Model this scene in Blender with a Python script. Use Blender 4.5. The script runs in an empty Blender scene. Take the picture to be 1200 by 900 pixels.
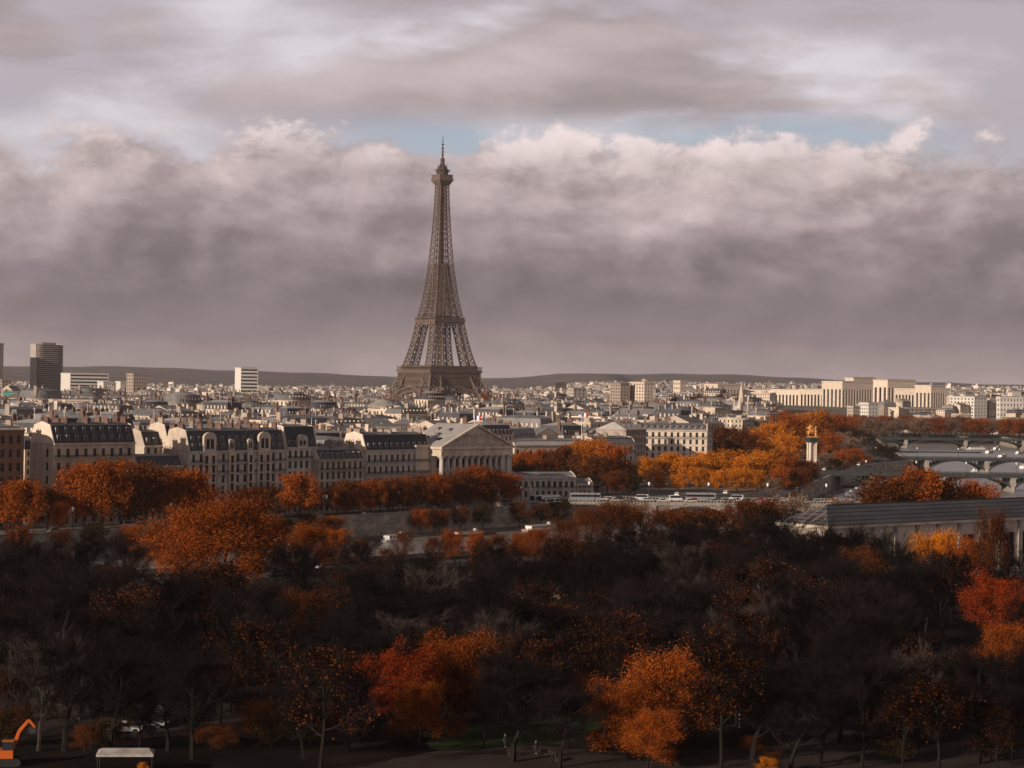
import bpy, bmesh, math, random
import numpy as np
from mathutils import Vector, Matrix
R = math.radians
scene = bpy.context.scene
COL = scene.collection

# ------------------------------------------------------------------ camera, sky, sun, exposure
CAMZ, F, ROLL = 45.0, 2630.0, 0.0157
cam_d = bpy.data.cameras.new("camera")
cam = bpy.data.objects.new("camera", cam_d); COL.objects.link(cam)
cam_d.sensor_width = 36.0
cam_d.lens = 36.0 * F / 1200.0
cam_d.clip_start = 1.0
cam_d.clip_end = 40000.0
rt = Vector((math.cos(ROLL), 0, math.sin(ROLL))); up = Vector((-math.sin(ROLL), 0, math.cos(ROLL))); bk = Vector((0, -1, 0))
cam.matrix_world = Matrix(((rt.x, up.x, bk.x, 0), (rt.y, up.y, bk.y, 0), (rt.z, up.z, bk.z, CAMZ), (0, 0, 0, 1)))
scene.camera = cam

SUN_AZ = Vector((-0.70, -0.714)).normalized()
SUN_EL = R(17)
world = bpy.data.worlds.new("World"); scene.world = world; world.use_nodes = True
def build_world():
    nt = world.node_tree; N = nt.nodes; L = nt.links; N.clear()
    out = N.new('ShaderNodeOutputWorld'); bg = N.new('ShaderNodeBackground'); L.new(bg.outputs[0], out.inputs[0])
    bg.inputs['Strength'].default_value = 0.1
    sky = N.new('ShaderNodeTexSky'); sky.sky_type = 'NISHITA'; sky.sun_disc = False
    sky.sun_elevation = SUN_EL; sky.sun_rotation = math.atan2(SUN_AZ.x, SUN_AZ.y)
    sky.air_density = 1.2; sky.dust_density = 2.0
    tc = N.new('ShaderNodeTexCoord'); sep = N.new('ShaderNodeSeparateXYZ'); L.new(tc.outputs['Generated'], sep.inputs[0])
    def mapping(scale, loc=(0, 0, 0)):
        m = N.new('ShaderNodeMapping'); m.inputs['Scale'].default_value = scale; m.inputs['Location'].default_value = loc
        L.new(tc.outputs['Generated'], m.inputs[0]); return m.outputs[0]
    def noise(vec, scale, detail=6, rough=0.55, dist=0.0):
        n = N.new('ShaderNodeTexNoise'); n.inputs['Scale'].default_value = scale; n.inputs['Detail'].default_value = detail
        n.inputs['Roughness'].default_value = rough; n.inputs['Distortion'].default_value = dist
        L.new(vec, n.inputs['Vector']); return n.outputs['Fac']
    def M(op, a, b=None, c=None, clamp=False):
        n = N.new('ShaderNodeMath'); n.operation = op; n.use_clamp = clamp
        for i, v in enumerate((a, b, c)):
            if v is None: continue
            if isinstance(v, (int, float)): n.inputs[i].default_value = v
            else: L.new(v, n.inputs[i])
        return n.outputs[0]
    def ramp(fac, stops, interp='EASE'):
        r = N.new('ShaderNodeValToRGB'); r.color_ramp.interpolation = interp
        cr = r.color_ramp
        while len(cr.elements) > 1: cr.elements.remove(cr.elements[-1])
        cr.elements[0].position = stops[0][0]; cr.elements[0].color = tuple(stops[0][1]) + (1,)
        for p, c in stops[1:]:
            e = cr.elements.new(p); e.color = tuple(c) + (1,)
        L.new(fac, r.inputs[0]); return r.outputs[0]
    def mix(f, a, b, mode='MIX'):
        m = N.new('ShaderNodeMix'); m.data_type = 'RGBA'; m.blend_type = mode
        for s, v in ((m.inputs[0], f), (m.inputs[6], a), (m.inputs[7], b)):
            if isinstance(v, (int, float)): s.default_value = v
            elif isinstance(v, tuple): s.default_value = v + (1,)
            else: L.new(v, s)
        return m.outputs[2]
    v = sep.outputs['Z']; x = sep.outputs['X']
    def C3(f):
        n = N.new('ShaderNodeCombineXYZ')
        for i in range(3): L.new(f, n.inputs[i])
        return n.outputs[0]
    def smooth(a, lo, hi):
        r = N.new('ShaderNodeMapRange'); r.interpolation_type = 'SMOOTHSTEP'; r.inputs['From Min'].default_value = lo; r.inputs['From Max'].default_value = hi
        L.new(a, r.inputs[0]); return r.outputs[0]
    puff = noise(mapping((16, 16, 26), (4.0, 1.0, 0.0)), 1.0, 9, 0.58, 0.12)
    puffu = noise(mapping((16, 16, 26), (3.86, 1.0, 0.17)), 1.0, 9, 0.58, 0.12)     # same cloud a step toward the light
    fine = noise(mapping((55, 55, 75), (7.0, 2.0, 1.0)), 1.0, 6, 0.58, 0.3)
    soft = noise(mapping((5.5, 5.5, 19), (3.1, 1.7, 5.0)), 1.0, 4, 0.5, 0.2)
    soft2 = noise(mapping((9, 9, 27), (0.4, 8.7, 2.2)), 1.0, 5, 0.5, 0.2)
    relief = M('SUBTRACT', puff, puffu)
    # lower deck: flat grey base, heaped top with sunlit rims
    edge = M('MULTIPLY_ADD', M('SUBTRACT', puff, 0.5), 0.085, 0.107)
    edge = M('ADD', edge, M('MULTIPLY', M('SUBTRACT', fine, 0.5), 0.016))
    edge = M('ADD', edge, M('MULTIPLY', x, -0.012))
    d = M('SUBTRACT', edge, v)
    low = M('MULTIPLY', smooth(d, -0.004, 0.006), 1.0)
    vb = M('ADD', v, M('MULTIPLY', M('SUBTRACT', soft, 0.5), 0.055)); vb = M('ADD', vb, M('MULTIPLY', M('SUBTRACT', soft2, 0.5), 0.03))
    lowc = ramp(M('MULTIPLY', vb, 8.0), [(0.0, (0.34, 0.270, 0.262)), (0.08, (0.275, 0.222, 0.222)), (0.20, (0.195, 0.160, 0.168)), (0.34, (0.168, 0.138, 0.148)), (0.47, (0.235, 0.192, 0.198)),
        (0.62, (0.37, 0.300, 0.300)), (0.80, (0.44, 0.365, 0.355)), (1.0, (0.50, 0.420, 0.405))])
    amt = ramp(M('MULTIPLY', v, 8.0), [(0.0, (0.05,)*3), (0.18, (0.25,)*3), (0.45, (0.8,)*3), (0.8, (1.0,)*3), (1.0, (0.9,)*3)])
    lg = M('ADD', M('MULTIPLY', relief, 2.6), M('MULTIPLY', M('SUBTRACT', fine, 0.5), 0.30)); lg = M('ADD', lg, M('MULTIPLY', M('SUBTRACT', soft2, 0.5), 1.3))
    lg = M('MULTIPLY', lg, amt); lg = M('MAXIMUM', M('MINIMUM', lg, 0.6), -0.22)
    lowc = mix(1.0, lowc, C3(M('ADD', 1.0, lg)), 'MULTIPLY')
    rim = M('MULTIPLY', M('SUBTRACT', 1.0, smooth(d, 0.0, 0.022)), smooth(puff, 0.46, 0.62)); rim = M('MULTIPLY', rim, low)
    lowc = mix(M('MULTIPLY', rim, 0.85), lowc, (0.80, 0.70, 0.68))
    # open sky behind, veiled by thin pale cloud above the gap
    veil = M('ADD', smooth(M('ADD', v, M('MULTIPLY', M('SUBTRACT', soft2, 0.5), 0.05)), 0.108, 0.128), 0.0)
    side = M('SUBTRACT', 1.0, smooth(M('ABSOLUTE', M('SUBTRACT', x, 0.055)), 0.08, 0.17))
    bluesky = mix(0.7, sky.outputs[0], (3.4, 4.2, 5.6))
    pale = mix(smooth(soft2, 0.42, 0.66), (4.5, 4.0, 4.45), (6.7, 6.3, 6.7))
    clear = mix(M('MULTIPLY', M('SUBTRACT', 1.0, veil), M('MULTIPLY_ADD', side, 0.75, 0.10)), pale, bluesky)
    # upper broken cloud with darker beige undersides
    um = noise(mapping((7.5, 7.5, 24), (9.2, 4.4, 0.35)), 1.0, 6, 0.52, 0.2); umu = noise(mapping((7.5, 7.5, 24), (9.1, 4.4, 0.65)), 1.0, 5, 0.5, 0.2)
    upm = M('MULTIPLY', smooth(um, 0.39, 0.55), smooth(v, 0.108, 0.126))
    ug = M('ADD', 1.0, M('MAXIMUM', M('MINIMUM', M('ADD', M('MULTIPLY', M('SUBTRACT', um, umu), 2.0), M('MULTIPLY', M('SUBTRACT', fine, 0.5), 0.16)), 0.5), -0.18))
    upc = mix(1.0, (3.75, 3.08, 3.10), C3(ug), 'MULTIPLY')
    upper = mix(M('MULTIPLY', upm, 0.88), clear, upc)
    lc = mix(1.0, lowc, (10.9, 10.8, 11.0), 'MULTIPLY')
    seen = mix(low, upper, lc)
    # sky above the frame darkened toward the zenith to cut fill and deepen contrast
    dim = ramp(M('MULTIPLY', v, 2.0), [(0.0, (1.0,)*3), (0.37, (1.0,)*3), (0.5, (0.5,)*3), (0.7, (0.30,)*3), (1.0, (0.26,)*3)])
    # added fill: unseen sky behind the camera brightened to lift the shaded fronts
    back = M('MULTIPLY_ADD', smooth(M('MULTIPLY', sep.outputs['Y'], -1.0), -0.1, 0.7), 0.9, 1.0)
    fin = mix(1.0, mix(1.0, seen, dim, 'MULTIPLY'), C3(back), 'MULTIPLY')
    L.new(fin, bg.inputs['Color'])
    world.cycles.sampling_method = 'MANUAL'; world.cycles.sample_map_resolution = 512
build_world()

sd = bpy.data.lights.new("sun", 'SUN'); sd.energy = 5.0; sd.angle = R(0.53); sd.color = (1.0, 0.84, 0.68)
sun = bpy.data.objects.new("sun", sd); COL.objects.link(sun)
sdir = Vector((SUN_AZ.x * math.cos(SUN_EL), SUN_AZ.y * math.cos(SUN_EL), math.sin(SUN_EL)))
sun.rotation_euler = sdir.to_track_quat('Z', 'Y').to_euler()
sun.location = sdir * 500

vs = scene.view_settings
vs.view_transform = 'Standard'; vs.look = 'None'; vs.gamma = 1.0; vs.exposure = 0.12; vs.use_curve_mapping = False
cy = scene.cycles
cy.max_bounces = 5; cy.diffuse_bounces = 2; cy.glossy_bounces = 2; cy.transmission_bounces = 3; cy.transparent_max_bounces = 6
cy.volume_bounces = 0; cy.caustics_reflective = False; cy.caustics_refractive = False
cy.use_denoising = True
cy.sample_clamp_indirect = 4.0
HAZE_DENSITY = 2.2e-5

# ------------------------------------------------------------------ picture point -> place
def ray(px, py=450.0):
    a, b = (px - 600.0) / F, (450.0 - py) / F
    return a * math.cos(ROLL) - b * math.sin(ROLL), a * math.sin(ROLL) + b * math.cos(ROLL)
def at(px, py, D):
    x, z = ray(px, py); return Vector((x * D, D, CAMZ + z * D))
def hor(px): return 450 + (px - 600) * ROLL
def ground_at(px, py, z=0.0):
    x, k = ray(px, py); D = (z - CAMZ) / k; return Vector((x * D, D, z))
def XatD(px, D, z=0.0):
    py = 450 + (CAMZ - z) * F / D + (px - 600) * ROLL
    return ray(px, py)[0] * D
def topix(x, y, z):
    h, k = x / y, (z - CAMZ) / y
    return 600 + F * (h * math.cos(ROLL) + k * math.sin(ROLL)), 450 - F * (-h * math.sin(ROLL) + k * math.cos(ROLL))
SN, CS = 0.79, 0.613      # quay frame: the left bank runs along (0.613, 0.79)
QROT = math.atan2(SN, CS)

# ------------------------------------------------------------------ materials
MATS = {}
def mat(name, col, rough=0.8, var=0.25, scale=0.5, objvar=0.0, bump=0.0, metal=0.0, spec=0.3, col2=None, vscale=(1, 1, 1), emit=None):
    m = bpy.data.materials.new(name); m.use_nodes = True; nt = m.node_tree; N = nt.nodes; L = nt.links
    b = N['Principled BSDF']; b.inputs['Roughness'].default_value = rough; b.inputs['Metallic'].default_value = metal
    b.inputs['Specular IOR Level'].default_value = spec
    tc = N.new('ShaderNodeTexCoord'); mp = N.new('ShaderNodeMapping'); mp.inputs['Scale'].default_value = vscale
    oi = N.new('ShaderNodeObjectInfo')
    L.new(tc.outputs['Object'], mp.inputs[0])
    n = N.new('ShaderNodeTexNoise'); n.inputs['Scale'].default_value = scale; n.inputs['Detail'].default_value = 6; n.inputs['Roughness'].default_value = 0.6
    L.new(mp.outputs[0], n.inputs['Vector'])
    r = N.new('ShaderNodeValToRGB'); cr = r.color_ramp
    lo = tuple(c * (1 - var) for c in (col2 or col)); hi = tuple(min(1, c * (1 + var)) for c in col)
    cr.elements[0].position = 0.3; cr.elements[0].color = lo + (1,); cr.elements[1].position = 0.7; cr.elements[1].color = hi + (1,)
    L.new(n.outputs['Fac'], r.inputs[0])
    src = r.outputs[0]
    if objvar:
        hv = N.new('ShaderNodeHueSaturation')
        mr = N.new('ShaderNodeMapRange'); mr.inputs['To Min'].default_value = 1 - objvar; mr.inputs['To Max'].default_value = 1 + objvar
        L.new(oi.outputs['Random'], mr.inputs[0]); L.new(mr.outputs[0], hv.inputs['Value']); L.new(src, hv.inputs['Color']); src = hv.outputs[0]
    L.new(src, b.inputs['Base Color'])
    if bump:
        bp = N.new('ShaderNodeBump'); bp.inputs['Strength'].default_value = bump; L.new(n.outputs['Fac'], bp.inputs['Height']); L.new(bp.outputs[0], b.inputs['Normal'])
    MATS[name] = m; return m
mat('limestone', (0.46, 0.38, 0.30), 0.85, 0.34, 0.22, 0.10, vscale=(1, 1, 0.4))
mat('limestone_pale', (0.55, 0.455, 0.37), 0.85, 0.14, 0.25, 0.10)
mat('limestone_grey', (0.46, 0.40, 0.345), 0.85, 0.30, 0.4, 0.08, vscale=(1, 1, 0.3))
mat('plaster', (0.46, 0.38, 0.31), 0.9, 0.14, 0.2, 0.2)
mat('plaster_warm', (0.27, 0.215, 0.18), 0.9, 0.18, 0.2, 0.2)
mat('plaster_white', (0.54, 0.50, 0.455), 0.9, 0.08, 0.2, 0.08)
mat('brick_brown', (0.22, 0.125, 0.085), 0.9, 0.22, 1.2, 0.1)
mat('brick_red', (0.13, 0.078, 0.062), 0.9, 0.3, 1.0, 0.2)
mat('zinc', (0.135, 0.128, 0.130), 0.65, 0.3, 0.25, 0.3, spec=0.5)
mat('zinc_pale', (0.30, 0.28, 0.265), 0.55, 0.18, 0.25, 0.12, spec=0.4)
mat('slate', (0.045, 0.045, 0.055), 0.6, 0.4, 0.8, 0.3)
mat('window_glass', (0.010, 0.010, 0.012), 0.35, 0.5, 0.3, spec=0.25)
mat('white_paint', (0.72, 0.70, 0.66), 0.6, 0.1, 0.5)
mat('window_frame', (0.16, 0.15, 0.14), 0.7, 0.2, 0.5)
mat('dormer_stone', (0.30, 0.28, 0.26), 0.8, 0.2, 0.5)
mat('dark_iron', (0.02, 0.02, 0.022), 0.6, 0.3, 1.0)
mat('tower_iron', (0.120, 0.085, 0.071), 0.65, 0.22, 0.12, spec=0.3)
mat('tower_iron_dark', (0.05, 0.036, 0.031), 0.7, 0.2, 0.12)
mat('terracotta', (0.15, 0.09, 0.07), 0.85, 0.25, 0.9, 0.2)
mat('asphalt', (0.05, 0.048, 0.05), 0.85, 0.3, 0.15)
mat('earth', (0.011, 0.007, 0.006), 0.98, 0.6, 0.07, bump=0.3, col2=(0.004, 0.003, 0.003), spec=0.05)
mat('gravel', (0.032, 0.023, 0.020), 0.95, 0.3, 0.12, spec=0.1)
mat('city_ground', (0.11, 0.10, 0.09), 0.9, 0.3, 0.05)
mat('grass', (0.016, 0.026, 0.008), 0.95, 0.4, 0.5, spec=0.1)
mat('quay_stone', (0.30, 0.255, 0.205), 0.9, 0.38, 0.16, vscale=(1, 1, 2.5), col2=(0.17, 0.145, 0.125))
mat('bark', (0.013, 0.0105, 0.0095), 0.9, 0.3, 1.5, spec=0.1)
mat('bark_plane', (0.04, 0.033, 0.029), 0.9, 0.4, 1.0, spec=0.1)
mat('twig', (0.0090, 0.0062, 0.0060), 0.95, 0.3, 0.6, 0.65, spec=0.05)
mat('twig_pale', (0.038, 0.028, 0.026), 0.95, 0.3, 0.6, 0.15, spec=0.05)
mat('gilding', (0.80, 0.40, 0.13), 0.5, 0.15, 1.0, metal=0.75)
mat('bridge_green', (0.030, 0.034, 0.034), 0.6, 0.25, 0.3)
mat('bridge_stone', (0.24, 0.21, 0.185), 0.85, 0.25, 0.3)
mat('slate_panel', (0.075, 0.078, 0.09), 0.5, 0.3, 0.12, vscale=(0.25, 1, 1), spec=0.5)
mat('skylight', (0.085, 0.078, 0.078), 0.5, 0.2, 0.4)
mat('copper_green', (0.03, 0.20, 0.17), 0.7, 0.2, 0.4)
mat('concrete', (0.36, 0.31, 0.28), 0.85, 0.2, 0.2, 0.1)
mat('tower_cladding', (0.18, 0.15, 0.14), 0.5, 0.2, 0.2)
mat('orange_paint', (0.42, 0.085, 0.010), 0.45, 0.1, 0.6)
mat('rubber', (0.015, 0.015, 0.015), 0.85, 0.2, 1.0)
mat('red_paint', (0.45, 0.03, 0.02), 0.5, 0.1, 0.6)
mat('blue_cloth', (0.02, 0.05, 0.30), 0.8, 0.1, 0.6)
mat('canvas_white', (0.30, 0.275, 0.25), 0.8, 0.35, 0.5)
mat('wood', (0.05, 0.035, 0.025), 0.8, 0.3, 1.0)
mat('car_white', (0.55, 0.54, 0.53), 0.35, 0.05, 0.5, spec=0.5)
mat('car_grey', (0.20, 0.20, 0.21), 0.35, 0.1, 0.5, spec=0.5)
mat('car_black', (0.02, 0.02, 0.022), 0.3, 0.1, 0.5, spec=0.5)
mat('car_red', (0.35, 0.03, 0.02), 0.35, 0.1, 0.5, spec=0.5)
mat('skin', (0.45, 0.28, 0.2), 0.6, 0.05)
mat('hair_dark', (0.03, 0.02, 0.015), 0.8, 0.1)
mat('coat_dark', (0.02, 0.02, 0.03), 0.85, 0.2)
mat('coat_red', (0.25, 0.04, 0.03), 0.85, 0.2)
mat('hill_forest', (0.078, 0.064, 0.066), 0.95, 0.5, 0.006)
mat('statue_white', (0.68, 0.64, 0.6), 0.7, 0.1)

def leaf_mat(name, a, b, c):
    m = bpy.data.materials.new(name); m.use_nodes = True; nt = m.node_tree; N = nt.nodes; L = nt.links; N.clear()
    out = N.new('ShaderNodeOutputMaterial')
    tc = N.new('ShaderNodeTexCoord'); n = N.new('ShaderNodeTexNoise'); n.inputs['Scale'].default_value = 0.8; n.inputs['Detail'].default_value = 6; n.inputs['Roughness'].default_value = 0.7
    oi = N.new('ShaderNodeObjectInfo'); add = N.new('ShaderNodeVectorMath'); add.operation = 'ADD'
    L.new(tc.outputs['Object'], add.inputs[0]); L.new(oi.outputs['Location'], add.inputs[1]); L.new(add.outputs[0], n.inputs['Vector'])
    r = N.new('ShaderNodeValToRGB'); cr = r.color_ramp
    cr.elements[0].position = 0.32; cr.elements[0].color = a + (1,); cr.elements[1].position = 0.68; cr.elements[1].color = c + (1,)
    e = cr.elements.new(0.5); e.color = b + (1,); L.new(n.outputs['Fac'], r.inputs[0])
    hv = N.new('ShaderNodeHueSaturation'); mr = N.new('ShaderNodeMapRange'); mr.inputs['To Min'].default_value = 0.75; mr.inputs['To Max'].default_value = 1.2
    L.new(oi.outputs['Random'], mr.inputs[0]); L.new(mr.outputs[0], hv.inputs['Value']); L.new(r.outputs[0], hv.inputs['Color'])
    d = N.new('ShaderNodeBsdfDiffuse'); t = N.new('ShaderNodeBsdfTranslucent'); mx = N.new('ShaderNodeMixShader'); mx.inputs[0].default_value = 0.3
    L.new(hv.outputs[0], d.inputs[0]); L.new(hv.outputs[0], t.inputs[0]); L.new(d.outputs[0], mx.inputs[1]); L.new(t.outputs[0], mx.inputs[2]); L.new(mx.outputs[0], out.inputs[0])
    MATS[name] = m
leaf_mat('leaf_gold', (0.36, 0.095, 0.012), (0.60, 0.19, 0.015), (0.76, 0.31, 0.028))
leaf_mat('leaf_orange', (0.14, 0.034, 0.010), (0.30, 0.072, 0.012), (0.46, 0.125, 0.016))
leaf_mat('leaf_red', (0.14, 0.020, 0.007), (0.28, 0.042, 0.009), (0.40, 0.075, 0.012))
leaf_mat('leaf_brown', (0.060, 0.021, 0.010), (0.125, 0.039, 0.012), (0.22, 0.064, 0.014))
leaf_mat('leaf_dark', (0.035, 0.022, 0.012), (0.055, 0.035, 0.016), (0.085, 0.045, 0.018))
leaf_mat('leaf_taupe', (0.15, 0.10, 0.075), (0.24, 0.155, 0.11), (0.34, 0.19, 0.11))

def water_mat():
    m = bpy.data.materials.new('river_water'); m.use_nodes = True; nt = m.node_tree; N = nt.nodes; L = nt.links
    b = N['Principled BSDF']; b.inputs['Base Color'].default_value = (0.20, 0.19, 0.18, 1); b.inputs['Roughness'].default_value = 0.32
    b.inputs['Specular IOR Level'].default_value = 0.8
    tc = N.new('ShaderNodeTexCoord'); mp = N.new('ShaderNodeMapping'); mp.inputs['Scale'].default_value = (0.5, 0.25, 1)
    n = N.new('ShaderNodeTexNoise'); n.inputs['Scale'].default_value = 1.0; n.inputs['Detail'].default_value = 5
    bp = N.new('ShaderNodeBump'); bp.inputs['Strength'].default_value = 0.5; bp.inputs['Distance'].default_value = 0.4
    L.new(tc.outputs['Object'], mp.inputs[0]); L.new(mp.outputs[0], n.inputs[0]); L.new(n.outputs[0], bp.inputs['Height']); L.new(bp.outputs[0], b.inputs['Normal'])
    MATS['river_water'] = m
water_mat()
def roof_band_mat():
    m = mat('pavilion_roof', (0.055, 0.055, 0.064), 0.8, 0.4, 0.10, vscale=(0.3, 1, 1), spec=0.2)
roof_band_mat()
def far_wall_mat():
    # far house fronts: rows of window openings as a brick pattern in the wall
    m = bpy.data.materials.new('far_wall'); m.use_nodes = True; nt = m.node_tree; N = nt.nodes; L = nt.links
    b = N['Principled BSDF']; b.inputs['Roughness'].default_value = 0.9
    tc = N.new('ShaderNodeTexCoord'); n = N.new('ShaderNodeTexNoise'); n.inputs['Scale'].default_value = 0.02; n.inputs['Detail'].default_value = 3
    L.new(tc.outputs['Object'], n.inputs[0])
    v = N.new('ShaderNodeTexVoronoi'); v.inputs['Scale'].default_value = 0.03; L.new(tc.outputs['Object'], v.inputs['Vector'])
    r = N.new('ShaderNodeValToRGB'); cr = r.color_ramp; cr.elements[0].color = (0.14, 0.11, 0.095, 1); cr.elements[1].color = (0.74, 0.66, 0.58, 1)
    e = cr.elements.new(0.5); e.color = (0.30, 0.25, 0.21, 1)
    sp = N.new('ShaderNodeSeparateColor'); L.new(v.outputs['Color'], sp.inputs[0]); L.new(sp.outputs[0], r.inputs[0])
    L.new(r.outputs[0], b.inputs['Base Color'])
    MATS['far_wall'] = m
far_wall_mat()

# ------------------------------------------------------------------ mesh builder
class MB:
    def __init__(s): s.v = []; s.f = []; s.m = []
    def quad(s, a, b, c, d, m=0):
        i = len(s.v); s.v += [a, b, c, d]; s.f.append((i, i+1, i+2, i+3)); s.m.append(m)
    def poly(s, pts, m=0):
        i = len(s.v); s.v += list(pts); s.f.append(tuple(range(i, i + len(pts)))); s.m.append(m)
    def box(s, x0, x1, y0, y1, z0, z1, m=0, bottom=True):
        i = len(s.v)
        s.v += [(x0,y0,z0),(x1,y0,z0),(x1,y1,z0),(x0,y1,z0),(x0,y0,z1),(x1,y0,z1),(x1,y1,z1),(x0,y1,z1)]
        fs = [(0,1,5,4),(1,2,6,5),(2,3,7,6),(3,0,4,7),(4,5,6,7)] + ([(3,2,1,0)] if bottom else [])
        for f in fs: s.f.append(tuple(i + k for k in f)); s.m.append(m)
    def frustum(s, b, t, z0, z1, m=0, cap=True, base=False):
        x0,x1,y0,y1 = b; X0,X1,Y0,Y1 = t; i = len(s.v)
        s.v += [(x0,y0,z0),(x1,y0,z0),(x1,y1,z0),(x0,y1,z0),(X0,Y0,z1),(X1,Y0,z1),(X1,Y1,z1),(X0,Y1,z1)]
        fs = [(0,1,5,4),(1,2,6,5),(2,3,7,6),(3,0,4,7)] + ([(4,5,6,7)] if cap else []) + ([(3,2,1,0)] if base else [])
        for f in fs: s.f.append(tuple(i + k for k in f)); s.m.append(m)
    def beam(s, p, q, w, w2=None, m=0, n=4):
        p = Vector(p); q = Vector(q); d = q - p
        if d.length < 1e-6: return
        w2 = w if w2 is None else w2
        d.normalize(); a = Vector((0,0,1)) if abs(d.z) < 0.9 else Vector((1,0,0)); u = d.cross(a).normalized(); v = d.cross(u)
        i = len(s.v)
        for (c, r) in ((p, w/2), (q, w2/2)):
            for k in range(n):
                t = 2*math.pi*(k+0.5)/n; k2 = 1.414 if n == 4 else 1.0
                s.v.append(tuple(c + u*math.cos(t)*r*k2 + v*math.sin(t)*r*k2))
        for k in range(n):
            s.f.append((i+k, i+(k+1)%n, i+n+(k+1)%n, i+n+k)); s.m.append(m)
        s.f.append(tuple(i+k for k in range(n))[::-1]); s.m.append(m); s.f.append(tuple(i+n+k for k in range(n))); s.m.append(m)
    def cyl(s, x, y, z0, z1, r0, r1=None, n=10, m=0):
        r1 = r0 if r1 is None else r1; i = len(s.v)
        for (z, r) in ((z0, r0), (z1, r1)):
            for k in range(n): s.v.append((x + r*math.cos(2*math.pi*k/n), y + r*math.sin(2*math.pi*k/n), z))
        for k in range(n): s.f.append((i+k, i+(k+1)%n, i+n+(k+1)%n, i+n+k)); s.m.append(m)
        s.f.append(tuple(i+n+k for k in range(n))); s.m.append(m); s.f.append(tuple(i+k for k in range(n))[::-1]); s.m.append(m)
    def lathe(s, x, y, prof, n=12, m=0):
        i = len(s.v)
        for (r, z) in prof:
            for k in range(n): s.v.append((x + r*math.cos(2*math.pi*k/n), y + r*math.sin(2*math.pi*k/n), z))
        for j in range(len(prof)-1):
            for k in range(n): s.f.append((i+j*n+k, i+j*n+(k+1)%n, i+(j+1)*n+(k+1)%n, i+(j+1)*n+k)); s.m.append(m)
    def extr(s, prof, x0, x1, m=0, mt=None):      # profile in (y, z), extruded along x
        i = len(s.v); n = len(prof)
        s.v += [(x0, y, z) for y, z in prof] + [(x1, y, z) for y, z in prof]
        for k in range(n): s.f.append((i+k, i+(k+1)%n, i+n+(k+1)%n, i+n+k)); s.m.append(m)
        s.f.append(tuple(i+k for k in range(n))[::-1]); s.m.append(m if mt is None else mt); s.f.append(tuple(i+n+k for k in range(n))); s.m.append(m if mt is None else mt)
    def blob(s, c, r, rng, m=0, seg=8, rings=5, rough=0.25):
        i = len(s.v); cx, cyy, cz = c; rx, ry, rz = r
        for j in range(rings+1):
            th = math.pi*j/rings
            for k in range(seg):
                ph = 2*math.pi*k/seg; q = 1 + rng.uniform(-rough, rough)
                s.v.append((cx + rx*q*math.sin(th)*math.cos(ph), cyy + ry*q*math.sin(th)*math.sin(ph), cz + rz*q*math.cos(th)))
        for j in range(rings):
            for k in range(seg): s.f.append((i+j*seg+k, i+(j+1)*seg+k, i+(j+1)*seg+(k+1)%seg, i+j*seg+(k+1)%seg)); s.m.append(m)
    def wall(s, axis, c, a0, a1, z0, z1, holes, out, depth=0.3, close=None, m=0):
        """wall sheet on the plane axis=c with real openings; holes is (list of (h0,h1), list of (z0,z1)) as a grid"""
        hx, hz = holes
        def P(a, z, o=0.0):
            return (c - out*o, a, z) if axis == 'x' else (a, c - out*o, z)
        xs = [a0]; 
        for h in hx: xs += [h[0], h[1]]
        xs.append(a1); zs = [z0]
        for h in hz: zs += [h[0], h[1]]
        zs.append(z1)
        for j in range(len(zs)-1):
            if zs[j+1]-zs[j] < 1e-4: continue
            if j % 2 == 0 or not hx:
                s.quad(P(a0, zs[j]), P(a1, zs[j]), P(a1, zs[j+1]), P(a0, zs[j+1]), m)
            else:
                for i in range(len(xs)-1):
                    if xs[i+1]-xs[i] < 1e-4: continue
                    if i % 2 == 0: s.quad(P(xs[i], zs[j]), P(xs[i+1], zs[j]), P(xs[i+1], zs[j+1]), P(xs[i], zs[j+1]), m)
                    else:
                        A, B, C, D = (xs[i], zs[j]), (xs[i+1], zs[j]), (xs[i+1], zs[j+1]), (xs[i], zs[j+1])
                        for (p, q) in ((A, B), (B, C), (C, D), (D, A)):
                            s.quad(P(*p), P(*q), P(*q, depth), P(*p, depth), m)
                        if close is not None: s.quad(P(*A, depth), P(*B, depth), P(*C, depth), P(*D, depth), close)
    def mesh(s, name, mats):
        me = bpy.data.meshes.new(name); me.from_pydata([tuple(v) for v in s.v], [], s.f)
        for q in mats: me.materials.append(MATS[q])
        me.polygons.foreach_set('material_index', s.m); me.update(); return me
    def build(s, name, mats, parent=None, label=None, fix=True):
        me = s.mesh(name, [mats] if isinstance(mats, str) else mats)
        if fix:
            bm = bmesh.new(); bm.from_mesh(me); bmesh.ops.remove_doubles(bm, verts=bm.verts, dist=0.0005)
            bmesh.ops.recalc_face_normals(bm, faces=bm.faces); bm.to_mesh(me); bm.free()
        o = bpy.data.objects.new(name, me); COL.objects.link(o)
        if parent: o.parent = parent
        if label: o['label'] = label
        return o

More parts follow.
